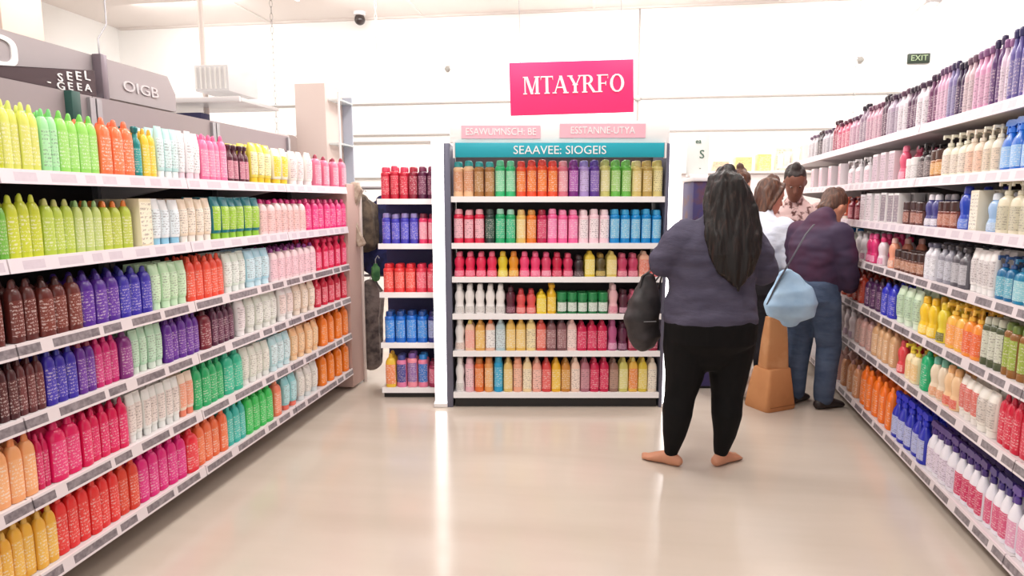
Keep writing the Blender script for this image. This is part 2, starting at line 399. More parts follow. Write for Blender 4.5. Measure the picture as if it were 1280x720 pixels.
RIGHT_ROWS = [
 (1.845, [
  (-8.988,-6.685,5,'box','white',(244,240,238),(235,230,225),(246,236,200),0.158),
  (-6.652,-6.305,3,'slim','pale grey',(205,198,204),(120,100,120),(203,198,203),0.208),
  (-6.305,-6.131,2,'slim','charcoal',(70,60,68),(60,40,50),(102,95,101),0.218),
  (-6.131,-5.763,3,'slim','cool grey',(190,180,190),(90,70,90),(192,185,192),0.208),
  (-5.763,-5.62,2,'slim','wine red',(150,50,76),(60,26,44),(162,87,107),0.247),
  (-5.62,-5.313,3,'slim','rose',(206,104,130),(90,40,64),(204,128,147),0.218),
  (-5.313,-5.039,3,'slim','dusty mauve',(186,140,162),(80,45,75),(189,155,171),0.218),
  (-5.039,-4.897,2,'slim','dark plum capped grey',(140,116,136),(40,24,44),(155,137,152),0.267),
  (-4.897,-4.605,5,'slim','grey rose',(196,150,168),(110,66,90),(197,162,176),0.238),
  (-4.605,-4.501,2,'slim','black plum',(78,44,70),(36,22,36),(108,83,102),0.267),
  (-4.501,-4.296,3,'slim','grey lilac',(168,150,170),(60,36,62),(176,162,177),0.247),
  (-4.296,-4.17,2,'slim','silver white',(222,212,220),(90,60,80),(216,209,215),0.247),
  (-4.17,-4.007,3,'slim','deep plum',(84,50,80),(44,26,48),(113,87,110),0.243),
  (-4.007,-3.877,2,'slim','pale silver',(226,216,224),(70,44,70),(219,212,218),0.247),
  (-3.877,-3.776,2,'slim','mulberry',(110,56,96),(60,34,64),(132,92,122),0.257),
  (-3.776,-3.645,3,'slim','mauve pink',(212,168,196),(96,62,100),(209,176,197),0.267),
  (-3.645,-3.556,2,'slim','slate lilac',(130,118,166),(56,40,84),(147,138,174),0.277),
  (-3.556,-3.473,2,'slim','aubergine',(54,28,70),(34,20,50),(90,71,102),0.257),
  (-3.473,-3.378,2,'slim','ash pink',(206,180,188),(110,80,100),(204,185,191),0.267),
  (-3.378,-3.219,3,'slim','orchid pink',(214,156,190),(130,84,130),(210,167,192),0.267),
  (-3.219,-3.139,2,'slim','plum violet',(90,50,110),(50,34,80),(117,87,132),0.287),
  (-3.139,-3.07,2,'slim','pale orchid',(226,204,222),(150,100,150),(219,203,216),0.267),
  (-3.07,-2.947,3,'slim','slate violet',(100,88,158),(44,36,96),(125,116,168),0.287),
  (-2.947,-2.809,3,'slim','lilac',(206,180,216),(70,44,92),(204,185,212),0.277),
 ]),
 (1.57, [
  (-6.543,-5.329,4,'box','white and pink',(244,232,236),(240,230,232),(240,190,205),0.17),
  (-5.307,-4.731,3,'pump','soft white',(240,234,238),(244,240,242),(235,210,220),0.18),
  (-4.714,-4.26,3,'box','blush white',(242,226,232),(240,230,232),(205,180,195),0.18),
  (-4.247,-4.121,1,'curvy','coral pink',(232,92,126),(236,120,150),(244,150,175),0.2),
  (-4.109,-3.947,2,'jar','pale grey',(214,208,208),(236,232,232),(230,226,226),0.12),
  (-3.936,-3.767,2,'pump','charcoal black',(60,50,54),(40,34,38),(120,110,112),0.18),
  (-3.757,-3.623,2,'jar','golden brown',(176,112,62),(80,50,40),(220,170,110),0.14),
  (-3.614,-3.377,3,'pump','ivory white',(240,236,216),(238,234,214),(226,214,200),0.2),
  (-3.369,-3.22,2,'pump','warm ivory',(244,226,206),(242,230,212),(236,198,176),0.2),
  (-3.213,-3.072,2,'pump','cream white',(238,232,214),(238,232,212),(222,206,186),0.2),
  (-3.066,-2.834,3,'spray','vivid blue',(28,112,214),(40,120,225),(150,195,240),0.21),
 ]),
 (1.32, [
  (-5.629,-5.225,2,'flip','orange red',(228,100,70),(240,225,215),(244,190,160),0.17),
  (-5.204,-4.932,2,'slim','dark red',(128,30,50),(90,28,40),(190,110,120),0.16),
  (-4.914,-4.469,3,'box','clean white',(246,242,244),(244,240,240),(228,216,222),0.18),
  (-4.454,-4.115,3,'box','dark lettered white',(244,240,240),(244,240,240),(150,140,150),0.18),
  (-4.103,-3.796,3,'jar','dark brown',(92,44,40),(60,32,32),(165,110,95),0.13),
  (-3.785,-3.627,2,'curvy','navy and white',(70,70,140),(235,232,238),(230,226,236),0.17),
  (-3.617,-3.406,3,'jar','russet brown',(128,60,48),(70,40,38),(190,130,110),0.13),
  (-3.397,-3.279,1,'curvy','cobalt blue',(34,70,190),(40,60,170),(110,140,225),0.2),
  (-3.272,-3.155,1,'box','ivory',(238,230,208),(238,230,210),(244,240,225),0.18),
  (-3.148,-3.035,1,'curvy','light blue',(160,195,235),(225,232,242),(200,220,244),0.17),
  (-3.029,-2.785,3,'pump','antique ivory',(234,226,200),(230,224,200),(205,200,176),0.22),
 ]),
 (1.055, [
  (-5.762,-5.353,2,'can','azure blue',(34,148,226),(60,160,230),(120,195,240),0.19),
  (-5.33,-5.0,2,'curvy','green lettered white',(232,236,224),(240,242,236),(190,205,180),0.18),
  (-4.98,-4.744,2,'curvy','rose lettered white',(240,232,234),(238,236,238),(225,170,190),0.19),
  (-4.727,-4.514,2,'curvy','hot pink',(226,50,120),(235,90,150),(242,140,180),0.19),
  (-4.499,-4.35,1,'curvy','pink hooded white',(242,226,234),(226,60,120),(240,180,205),0.18),
  (-4.336,-4.158,1,'curvy','peach',(240,160,130),(236,190,180),(248,205,186),0.18),
  (-4.145,-3.749,5,'jar','bronze brown',(104,58,46),(62,38,34),(180,130,105),0.12),
  (-3.739,-3.589,2,'slim','silvery white',(222,220,228),(90,90,110),(236,236,242),0.19),
  (-3.58,-3.427,2,'slim','steel grey',(150,148,160),(60,56,66),(200,200,210),0.19),
  (-3.418,-3.248,2,'slim','graphite grey',(96,92,100),(54,50,56),(190,188,194),0.19),
  (-3.24,-3.008,4,'flip','snow white',(242,238,236),(244,242,240),(220,214,214),0.19),
  (-3.002,-2.873,2,'pump','petrol blue',(24,108,156),(60,90,140),(110,180,200),0.18),
  (-2.867,-2.708,2,'pump','turquoise blue',(24,130,170),(40,110,150),(150,205,215),0.18),
 ]),
 (0.765, [
  (-5.585,-5.258,2,'flip','grey white',(215,205,210),(226,218,220),(200,186,192),0.2),
  (-5.236,-4.968,2,'taper','rust brown',(180,74,52),(150,60,46),(214,130,100),0.2),
  (-4.948,-4.692,2,'taper','brick red',(204,66,44),(190,70,50),(226,130,100),0.2),
  (-4.675,-4.341,3,'taper','dark purple',(72,32,76),(60,32,60),(140,90,140),0.19),
  (-4.327,-4.093,2,'taper','ultramarine blue',(46,48,188),(50,60,190),(110,120,220),0.2),
  (-4.08,-3.739,3,'flip','pale green',(216,236,206),(222,238,214),(190,214,184),0.21),
  (-3.729,-3.547,2,'curvy','sunny yellow',(246,204,40),(240,190,40),(250,222,110),0.2),
  (-3.538,-3.409,1,'curvy','yellow black lettered',(236,214,60),(230,200,50),(120,120,50),0.2),
  (-3.401,-3.235,2,'pump','light orange',(248,190,80),(248,205,80),(250,170,90),0.22),
  (-3.227,-3.072,2,'pump','deep orange',(246,150,60),(246,190,70),(236,110,60),0.22),
  (-3.065,-2.9,3,'can','dark olive',(84,92,66),(190,190,170),(214,216,200),0.21),
  (-2.894,-2.678,4,'can','brown and green',(150,100,50),(110,130,60),(160,180,80),0.21),
 ]),
 (0.485, [
  (-5.464,-5.144,2,'curvy','floral white',(236,222,220),(236,226,226),(205,170,175),0.19),
  (-5.123,-4.861,2,'curvy','silvery pink',(220,200,200),(226,214,216),(190,160,175),0.19),
  (-4.842,-4.46,3,'taper','dusty rose',(196,150,140),(176,140,140),(220,190,180),0.2),
  (-4.444,-4.043,4,'taper','tan peach',(216,168,122),(200,150,110),(236,200,160),0.21),
  (-4.03,-3.893,1,'curvy','strawberry red',(222,66,72),(200,60,66),(238,130,130),0.19),
  (-3.881,-3.689,2,'pump','yellow topped cream',(242,224,180),(244,214,70),(238,200,140),0.2),
  (-3.679,-3.546,1,'taper','jade green',(20,176,112),(30,160,110),(80,200,150),0.21),
  (-3.536,-3.395,2,'curvy','sage topped cream',(240,222,196),(120,190,170),(230,170,130),0.2),
  (-3.386,-3.241,2,'curvy','peach topped cream',(246,206,160),(248,190,130),(226,110,90),0.2),
  (-3.233,-3.043,3,'flip','red lettered white',(244,236,226),(240,232,224),(220,120,110),0.19),
  (-3.036,-2.882,2,'flip','bone white',(240,234,224),(242,236,226),(214,204,196),0.19),
  (-2.876,-2.599,5,'taper','crimson',(206,28,58),(214,50,76),(226,90,110),0.21),
 ]),
 (0.11, [
  (-5.392,-5.115,2,'taper','pinkish beige',(226,180,170),(214,170,160),(240,205,196),0.23),
  (-5.094,-4.641,3,'taper','toffee tan',(206,140,96),(170,120,110),(222,170,130),0.23),
  (-4.623,-4.011,5,'taper','bright orange',(248,118,26),(248,126,40),(250,150,80),0.26),
  (-3.998,-3.515,5,'spray','deep blue',(38,46,176),(40,50,190),(180,186,226),0.27),
  (-3.505,-3.196,4,'spray','purple topped white',(240,236,244),(70,44,120),(226,214,230),0.26),
  (-3.188,-2.926,4,'spray','crimson labelled white',(240,236,244),(66,42,112),(206,50,100),0.26),
  (-2.919,-2.734,3,'spray','indigo topped white',(242,238,246),(60,44,116),(214,90,130),0.26),
  (-2.728,-2.477,4,'spray','violet topped white',(242,238,246),(84,56,140),(226,160,190),0.26),
 ]),
]
DISPLAY_ROWS = [
 (1.48, [
  (2,'can','tan',(246,200,156),(60,170,170),(226,160,120),0.245),
  (2,'can','bronze brown',(176,120,66),(60,170,170),(196,150,100),0.24),
  (2,'can','jade green',(52,192,122),(110,210,160),(150,225,180),0.25),
  (4,'can','red orange',(240,84,48),(236,70,60),(248,140,70),0.25),
  (1,'can','rose pink',(222,112,132),(236,150,160),(240,170,180),0.25),
  (1,'can','purple',(124,32,128),(130,50,140),(190,110,190),0.25),
  (1,'can','lavender',(176,148,210),(150,130,200),(206,186,230),0.25),
  (1,'can','violet',(92,52,146),(90,60,150),(140,110,190),0.25),
  (1,'can','olive yellow',(206,200,116),(190,190,110),(226,220,160),0.25),
  (2,'can','grass green',(108,188,76),(120,190,90),(170,215,130),0.25),
  (1,'can','sandy yellow',(220,196,116),(226,206,140),(236,216,150),0.25),
  (1,'can','antique gold',(190,160,86),(200,170,100),(220,196,130),0.25),
  (1,'can','pale gold',(222,206,130),(214,196,116),(236,226,170),0.25),
 ]),
 (1.163, [
  (3,'can','white labelled red',(226,44,78),(240,170,180),(246,190,200),0.235),
  (1,'can','black green',(36,56,50),(60,70,66),(70,100,88),0.235),
  (2,'can','emerald green',(38,176,112),(160,215,190),(80,200,150),0.235),
  (1,'can','golden tan',(236,196,106),(230,190,120),(244,216,150),0.235),
  (1,'can','orange',(240,126,40),(220,150,70),(246,160,90),0.235),
  (1,'can','crimson',(196,30,82),(160,30,60),(220,80,120),0.235),
  (3,'can','candy pink',(250,104,164),(252,150,190),(252,150,196),0.235),
  (3,'can','pale pink',(252,216,226),(252,226,232),(250,236,240),0.235),
  (5,'can','bright blue',(18,142,214),(60,170,225),(130,200,235),0.235),
 ]),
 (0.93, [
  (4,'curvy','raspberry red',(236,42,88),(240,110,140),(246,120,150),0.175),
  (1,'curvy','mustard yellow',(228,204,46),(226,190,60),(240,225,110),0.175),
  (1,'curvy','amber',(232,150,34),(226,140,50),(240,190,90),0.175),
  (2,'curvy','hot pink',(244,66,120),(246,110,150),(248,130,166),0.175),
  (1,'curvy','rose',(222,66,108),(230,100,140),(240,150,176),0.17),
  (1,'curvy','crimson',(206,32,72),(220,70,100),(226,90,120),0.17),
  (1,'curvy','cerise',(214,54,96),(226,90,120),(236,120,150),0.165),
  (1,'curvy','black',(48,34,40),(60,44,50),(90,70,76),0.15),
  (1,'taper','yellow',(236,208,66),(230,196,60),(244,226,130),0.18),
  (1,'curvy','dark olive',(92,80,46),(150,120,50),(190,166,80),0.165),
  (1,'taper','straw yellow',(226,204,106),(236,214,120),(240,222,150),0.18),
  (2,'curvy','dusky rose',(200,66,104),(206,100,126),(224,130,150),0.165),
  (1,'taper','peach',(244,190,160),(246,206,180),(232,140,120),0.18),
  (1,'curvy','red',(210,50,60),(200,60,60),(226,110,110),0.165),
 ]),
 (0.67, [
  (5,'curvy','white',(246,242,240),(246,242,240),(228,224,220),0.205),
  (1,'curvy','maroon',(92,26,48),(70,30,44),(140,80,100),0.19),
  (2,'curvy','coral red',(226,84,84),(200,60,66),(240,140,136),0.17),
  (1,'taper','lemon yellow',(244,212,44),(240,200,40),(246,222,90),0.165),
  (1,'slim','golden yellow',(240,190,34),(226,170,30),(246,210,80),0.21),
  (5,'jar','white striped green',(26,122,66),(40,140,80),(224,236,226),0.15),
  (1,'curvy','pale pink',(242,190,196),(246,210,214),(226,140,160),0.21),
  (1,'curvy','plum',(84,36,54),(70,34,48),(206,160,176),0.17),
  (1,'curvy','pink',(232,130,156),(226,110,140),(246,190,206),0.165),
  (1,'curvy','ruby red',(200,40,60),(190,50,66),(226,110,120),0.17),
  (1,'curvy','plum brown',(110,56,60),(90,50,56),(170,120,120),0.17),
 ]),
 (0.405, [
  (1,'curvy','white',(246,242,240),(246,242,240),(236,216,206),0.225),
  (1,'taper','blush cream',(250,206,176),(246,226,130),(250,180,166),0.22),
  (1,'taper','amber',(236,176,86),(226,166,80),(244,200,120),0.22),
  (1,'taper','peach and white',(244,200,176),(236,130,80),(246,242,240),0.22),
  (1,'taper','powder blue',(184,210,216),(196,220,226),(214,230,234),0.225),
  (2,'taper','honey yellow',(240,196,96),(236,186,80),(246,214,140),0.225),
  (1,'taper','butter yellow',(246,220,150),(246,226,160),(248,232,190),0.23),
  (1,'taper','coral',(226,88,76),(210,90,76),(240,140,126),0.225),
  (2,'taper','mauve brown',(130,84,88),(96,70,76),(160,116,120),0.225),
  (1,'taper','pale rose',(246,206,200),(244,196,190),(250,226,220),0.23),
  (3,'taper','crimson',(214,26,80),(206,40,80),(226,70,110),0.21),
  (1,'curvy','orchid',(190,90,140),(180,90,140),(216,150,186),0.22),
  (1,'curvy','dark plum',(96,40,70),(80,40,60),(150,100,130),0.2),
  (3,'taper','berry red',(160,40,70),(150,50,70),(196,100,120),0.21),
 ]),
 (0.105, [
  (1,'curvy','white',(246,242,240),(246,242,240),(230,226,222),0.245),
  (1,'can','pale pink',(246,190,200),(246,200,206),(250,212,216),0.24),
  (1,'can','orange',(236,116,50),(196,120,60),(244,150,90),0.245),
  (1,'can','light orange',(240,166,96),(226,150,90),(246,190,130),0.245),
  (1,'can','sky blue',(28,164,216),(60,170,210),(80,186,226),0.25),
  (1,'taper','sandy yellow',(236,200,116),(230,196,120),(244,216,150),0.25),
  (1,'can','peach',(246,176,146),(244,170,140),(250,200,176),0.245),
  (1,'taper','cream',(248,222,170),(248,230,190),(250,236,206),0.245),
  (1,'taper','pink',(246,170,150),(246,196,176),(250,200,186),0.245),
  (1,'taper','red',(222,66,66),(200,80,76),(236,110,106),0.24),
  (1,'taper','amber yellow',(244,186,40),(230,180,50),(248,206,90),0.245),
  (1,'taper','brown amber',(206,136,50),(180,130,60),(220,166,90),0.245),
  (1,'taper','cream pink',(248,212,190),(246,220,200),(250,230,216),0.25),
  (1,'taper','mauve',(180,110,126),(150,100,110),(206,150,160),0.245),
  (2,'taper','crimson',(206,24,74),(200,60,90),(222,60,100),0.245),
  (1,'taper','grey brown',(150,110,96),(136,110,100),(180,146,130),0.245),
  (1,'taper','yellow green',(214,206,110),(216,206,110),(228,222,150),0.25),
  (1,'taper','orange yellow',(238,190,80),(226,206,110),(240,150,80),0.25),
  (1,'taper','yellow',(226,200,66),(226,200,80),(236,216,120),0.25),
  (1,'taper','off white',(240,226,206),(240,226,206),(244,236,220),0.245),
 ]),
]
SIDE_ROWS = [
 (1.465, [
  (3,'can','crimson',(196,30,56),(214,60,90),(214,60,80),0.235),
  (1,'can','dark red',(136,24,48),(170,40,60),(170,60,80),0.235),
  (2,'can','plum',(88,28,62),(120,50,80),(130,70,100),0.235),
 ]),
 (1.145, [
  (4,'can','indigo blue',(66,62,186),(150,140,196),(100,100,210),0.22),
  (2,'can','rose red',(240,64,112),(120,40,60),(248,170,186),0.22),
 ]),
 (0.79, [
  (3,'can','red',(236,62,62),(216,40,50),(244,100,90),0.21),
  (2,'can','pinkish red',(238,66,92),(220,50,80),(244,110,130),0.21),
 ]),
 (0.415, [
  (4,'can','blue',(30,112,212),(24,70,140),(66,150,232),0.235),
  (1,'can','navy blue',(44,50,130),(36,36,90),(170,180,220),0.235),
 ]),
 (0.075, [
  (1,'taper','yellow',(244,200,60),(226,180,50),(246,150,100),0.26),
  (1,'can','pink and navy',(230,130,170),(60,70,140),(70,70,150),0.24),
  (1,'can','pink and plum',(246,150,166),(120,80,150),(150,110,170),0.26),
  (1,'can','blue and pink',(236,130,160),(40,130,206),(60,120,200),0.25),
  (1,'can','wine red',(160,40,80),(130,40,70),(220,110,140),0.2),
 ]),
]

def fill_blocks(fr, rows, names, where, wmax, back_rows=1):
    for (z, blocks), rn in zip(rows, names):
        for (u0, u1, n, shape, cname, body, cap, lab, h) in blocks:
            p = (u1-u0)/n; wd = min(p*.975, wmax)
            d = min(max(wd*SHAPES[shape]['d'], .035), .062)
            if shape == 'taper': lab = tuple(int(a*.6+c*.4) for a, c in zip(body, lab))
            for k in range(n):
                u = u0 + p*(k+.5)
                tail = ('only one of its colour' if n == 1 else ORD[k]+' from left in its block')
                lb = '%s %s, %s, %s shelf, %s' % (cname, NOUN[shape], tail, rn, where)
                bottle(fr, u, .045 + random.uniform(-.004, .006), z, wd, h, shape, body, cap, lab, lb, '%s %ss on the %s shelf, %s' % (cname, NOUN[shape], rn, where), d)
                for r in range(back_rows):
                    BACK.append((fr, u + random.uniform(-.004, .004), .045+(d+.012)*(r+1), z, wd, h*.99, shape, body, cap))
fill_blocks(FL, LEFT_ROWS, FLOORS_L, 'left shelving', .078, 2)
fill_blocks(FR_, RIGHT_ROWS, FLOORS_R, 'right shelving', .085, 2)
def fill_row(fr, rows, names, where, ua, ub, slack=.955, wmax=.073, dep=.066):
    for (z, blocks), rn in zip(rows, names):
        tot = sum(bk[0] for bk in blocks); p = (ub-ua)/tot; i = 0
        for (n, shape, cname, body, cap, lab, h) in blocks:
            for k in range(n):
                u = ua + p*(i+.5); wd = min(p*slack, wmax)
                lb = '%s %s, %s from left, %s shelf, %s' % (cname, NOUN[shape], ORD[i], rn, where)
                bottle(fr, u, .05, z, wd, h, shape, body, cap, lab, lb, '%s %ss on the %s shelf of %s' % (cname, NOUN[shape], rn, where), min(wd, dep) if shape in ('can', 'jar') else min(wd*.85, dep))
                BACK.append((fr, u, .05+.075, z, wd, h*.99, shape, body, cap)); i += 1
fill_row(FE, DISPLAY_ROWS, FLOORS_L, 'middle display', -.405, 1.035)
fill_row(FS, SIDE_ROWS, ['top', 'second', 'third', 'fourth', 'bottom'], 'narrow side display', -.945, -.545, .97, .082, .072)
# everything behind the front rows, one mass
def back_mass():
    vs, fs, mi, mats, mid = [], [], [], [], {}
    for (fr, u, v, z, wd, h, shape, body, cap) in BACK:
        S, T = SHAPES[shape], TPL[shape]; d = min(wd*S['d'], .06)
        for part, col in (('body', body), ('cap', cap)):
            key = tuple(col)
            if key not in mid: mid[key] = len(mats); mats.append(plastic(col, .35))
            me = T[part]; base = len(vs)
            for vt in me.vertices:
                vs.append(fr.P(u + vt.co.x*wd, v + vt.co.y*d, z + vt.co.z*h))
            for pl in me.polygons:
                fs.append([base + i for i in pl.vertices]); mi.append(mid[key])
    me = bpy.data.meshes.new('bottles_behind'); me.from_pydata([tuple(x) for x in vs], [], fs)
    me.polygons.foreach_set('material_index', mi); me.shade_smooth(); me.set_sharp_from_angle(angle=math.radians(40))
    o = obj('rear_bottles', me, mats)
    tag(o, 'rows of bottles standing behind the front bottles on all the shelves', 'bottles'); o['kind'] = 'stuff'
back_mass()

# ------------------------------------------------------------------ shelving
mdark = mat('charcoal_back_panel', (52, 46, 46), .7)
mgrey = mat('warm_grey_panel', (158, 146, 148), .6)
mwhite = mat('white_powder_coat', (238, 232, 232), .4)
mshelf = mat('shelf_enamel', (206, 198, 198), .45)
mblack = mat('black_kick_plate', (30, 27, 27), .5)
msteel = mat('brushed_steel', (170, 168, 172), .35, .6)
mkick = mat('grey_brown_kick', (96, 86, 82), .6)
def rail_mat(name, base, ticket, frac, scale=7.5):
    m = mat(name, base, .35)
    nt = m.node_tree; bs = nt.nodes['Principled BSDF']
    tc = N(m, 'ShaderNodeTexCoord'); sp = N(m, 'ShaderNodeSeparateXYZ'); nt.links.new(tc.outputs['Object'], sp.inputs[0])
    def M(op, a, bb=None):
        n = N(m, 'ShaderNodeMath', operation=op)
        for k, q in enumerate((a, bb)):
            if q is None: continue
            if isinstance(q, (int, float)): n.inputs[k].default_value = q
            else: nt.links.new(q, n.inputs[k])
        return n.outputs[0]
    nz = N(m, 'ShaderNodeTexNoise'); nz.noise_dimensions = '1D'; nz.inputs['Scale'].default_value = 1.7; nt.links.new(sp.outputs[0], nz.inputs['W'])
    ph = M('ADD', M('MULTIPLY', sp.outputs[0], scale), M('MULTIPLY', nz.outputs[0], 2.5))
    f = M('LESS_THAN', M('FRACT', ph), frac)
    zz = N(m, 'ShaderNodeTexCoord')
    gz = N(m, 'ShaderNodeSeparateXYZ'); nt.links.new(zz.outputs['Generated'], gz.inputs[0])
    g = M('MULTIPLY', M('GREATER_THAN', gz.outputs[2], .18), M('LESS_THAN', gz.outputs[2], .8))
    mk = M('MULTIPLY', f, g)
    n2 = N(m, 'ShaderNodeTexNoise'); n2.inputs['Scale'].default_value = 60; nt.links.new(tc.outputs['Object'], n2.inputs['Vector'])
    mk2 = M('MULTIPLY', mk, M('ADD', M('MULTIPLY', n2.outputs[0], .6), .55))
    mx = N(m, 'ShaderNodeMix', data_type='RGBA'); mx.inputs[6].default_value = lin(base); mx.inputs[7].default_value = lin(ticket)
    nt.links.new(mk2, mx.inputs[0]); nt.links.new(mx.outputs[2], bs.inputs['Base Color'])
    return m
rail_light = rail_mat('price_rail_pale', (228, 216, 222), (206, 192, 202), .62)
rail_dark = rail_mat('price_rail_tickets', (220, 208, 210), (100, 90, 96), .8, 4.6)
def shelving(fr, u0, u1, zs, depth, back_z, label, darkrow, group, name='shelving_unit', backm=None, header=None, topm=None):
    t = thing(name, label, 'shelf unit', fr.P(0, 0), fr.rz, group)
    b = NB(); box(b, u0+.002, u1-.002, depth, depth+.05, .02, back_z); obj('back_panel', b, backm or mdark, t)
    if topm:
        b = NB(); box(b, u0+.002, u1-.002, depth-.012, depth, zs[0]+.02, back_z+.0); obj('upper_panel', b, topm, t)
    b = NB(); box(b, u0+.002, u1-.002, .2, depth, 0, zs[-1]-.032); obj('kick_plate', b, mkick, t)
    for x in (u0+.02, u1-.02):
        b = NB(); box(b, x-.015, x+.015, depth-.03, depth+.0, .02, back_z-.01); obj('upright', b, msteel, t)
    for i, z in enumerate(zs):
        b = NB(); box(b, u0+.003, u1-.003, .004, depth, z-.03, z, .002)
        for x in (u0+.012, u1-.012): prism_y(b, x, depth, z)
        s = obj('shelf', b, mshelf, t)
        b = NB()
        prism2(b, u0+.003, u1-.003, [(-.012, z-.042), (-.004, z+.006), (.004, z+.006), (.004, z-.042)])
        obj('price_rail', b, rail_dark if i >= darkrow else rail_light, s)
    return t
def prism2(bm, x0, x1, yz):
    a = [bm.verts.new((x0, y, z)) for y, z in yz]; c = [bm.verts.new((x1, y, z)) for y, z in yz]; n = len(yz)
    bm.faces.new(a); bm.faces.new(c[::-1])
    for i in range(n): bm.faces.new((a[i], c[i], c[(i+1) % n], a[(i+1) % n]))
def prism_y(bm, x, depth, z):
    prism2(bm, x-.004, x+.004, [(.03, z-.03), (depth, z-.03), (depth, z-.1), (depth-.05, z-.1)])
LZ = [r[0] for r in LEFT_ROWS]; RZ = [r[0] for r in RIGHT_ROWS]
lab4 = ['bay of the left shelving at the frame edge, yellow bottles on top', 'bay of the left shelving under the dark lettered sign',
        'bay of the left shelving with teal and lime tubes', 'last bay of the left shelving, beside the tan end panel']
for k in range(4):
    shelving(FL, .87+.93*k, .87+.93*(k+1), LZ, .45, 1.93, lab4[k], 2, 'bays of the left shelving', topm=mgrey)
labR = ['bay of the right shelving nearest the camera', 'bay of the right shelving with orange bottles at the bottom',
        'bay of the right shelving beside the stooping person', 'bay of the right shelving hidden behind the shoppers', 'bay of the right shelving at the far end']
for k in range(5):
    shelving(FR_, -1.45-1.2*(k+1) - .0, -1.45-1.2*k, RZ, .42, 1.87, labR[k], 3, 'bays of the right shelving')
# end panel of the left run and the tall tan tower behind it
t = thing('shelving_end_panel', 'pinkish tan end panel closing the far end of the left shelving', 'panel', FL.P(0, 0), FL.rz)
b = NB(); box(b, 4.6, 4.84, .0, .5, .02, 1.58, .004); obj('board', b, mat('tan_laminate', (190, 158, 150), .5), t)
b = NB(); box(b, 4.832, 4.86, -.016, .012, 0, 1.6, .003); obj('edge_strip', b, mat('aluminium_edge', (226, 212, 206), .35, .3), t)
t = thing('display_tower', 'tall tan cupboard tower with glass side shelves behind the left shelving', 'cabinet', (-1.735, 5.95, 0), -AL)
mtower = mat('tan_cupboard', (216, 198, 190), .55)
b = NB(); box(b, -.14, .14, -.2, .2, 0, 2.47, .006); obj('body', b, mtower, t)
b = NB(); box(b, .142, .23, .17, .19, .3, 2.4); obj('side_back', b, mat('pale_blue_grey_panel', (176, 182, 196), .5), t)
for z in (1.25, 1.6, 1.95, 2.33):
    b = NB(); box(b, .141, .245, -.15, .17, z, z+.015); obj('glass_shelf', b, mat('shelf_glass', (226, 236, 236), .08, alpha=.55), t)
b = NB(); box(b, .235, .25, -.16, -.145, .0, 2.4); obj('corner_post', b, mwhite, t)

# fascia sign above the left run, dark lettered board under it
def text(body, size, m, parent, loc, rot=(PI/2, 0, 0), ext=.002, name='lettering', shear=0, sx=1):
    c = bpy.data.curves.new(name, 'FONT'); c.body = body; c.size = size; c.extrude = ext; c.align_x = 'CENTER'; c.align_y = 'CENTER'; c.resolution_u = 3; c.offset = .0
    c.shear = shear; c.materials.append(m)
    o = bpy.data.objects.new(name, c); C.objects.link(o)
    me = bpy.data.meshes.new_from_object(o.evaluated_get(bpy.context.evaluated_depsgraph_get()))
    bpy.data.objects.remove(o)
    o = bpy.data.objects.new(name, me); C.objects.link(o)
    o.parent = parent; o.location = loc; o.rotation_euler = rot; o.scale = (sx, 1, 1)
    return o
t = thing('fascia_sign', 'long grey fascia board rising above the left shelving, white ringed mark on it', 'sign', FL.P(0, .52), FL.rz)
b = NB(); prism(b, [(1.2, 1.955), (3.44, 1.955), (3.44, 2.05), (3.38, 2.14), (1.2, 2.14)], 0, .04); obj('board', b, mat('grey_fascia', (172, 162, 164), .55), t)
b = NB(); box(b, 2.84, 2.88, -.05, -.002, 1.93, 2.145, .004); obj('bracket', b, mat('bracket_grey', (128, 116, 124), .4, .4), t)
b = NB(); sweep(b, [(2.87, -.02, 2.14), (2.87, -.02, 2.22), (2.93, -.02, 2.3), (2.95, -.02, 4.04)], [.004]*4, n=6); obj('suspension_wire', b, msteel, t)
mwt = mat('sign_white', (246, 244, 244), .5); mfade = mat('faded_sign_white', (214, 208, 210), .5)
b = NB()
def rr(k): return [(2.34+.1*k*math.copysign(abs(math.cos(a*PI/14))**.6, math.cos(a*PI/14)), 2.055+.062*k*math.copysign(abs(math.sin(a*PI/14))**.6, math.sin(a*PI/14))) for a in range(28)]
ro, ri = rr(1), rr(.72)
for a in range(28):
    q = (a+1) % 28; prism(b, [ro[a], ro[q], ri[q], ri[a]], -.006, .001)
obj('ring_mark', b, mwt, t, False)
b = NB(); box(b, 2.26, 2.42, -.006, .001, 1.965, 1.985); obj('underline_mark', b, mwt, t)
text('OIGB', .075, mfade, t, (3.16, -.003, 2.03), ext=.003, sx=1.5)
t = thing('lettered_sign', 'dark maroon sign strip with two lines of white lettering above yellow bottles', 'sign', FL.P(0, 0), FL.rz)
b = NB(); prism(b, [(2.0, 1.935), (2.76, 1.932), (2.76, 2.05), (2.0, 1.925)], .44, .449); 
obj('board', b, mat('dark_maroon_sign', (58, 32, 40), .45), t)
for tx, u, sz, z in (('-', 2.5, .05, 1.955), ('S', 2.56, .05, 1.98), ('E', 2.61, .052, 1.995), ('E', 2.66, .054, 2.005), ('L', 2.71, .056, 2.015), ('G', 2.56, .046, 1.945), ('E', 2.61, .046, 1.952), ('E', 2.66, .046, 1.958), ('A', 2.71, .046, 1.962)):
    text(tx, sz, mwt, t, (u, .438, z), ext=.002, sx=1.35)
b = NB(); box(b, 2.57, 2.62, .40, .438, 1.80, 1.93, .004); obj('hanging_tag', b, mat('dark_green_tag', (44, 84, 76), .5), t)

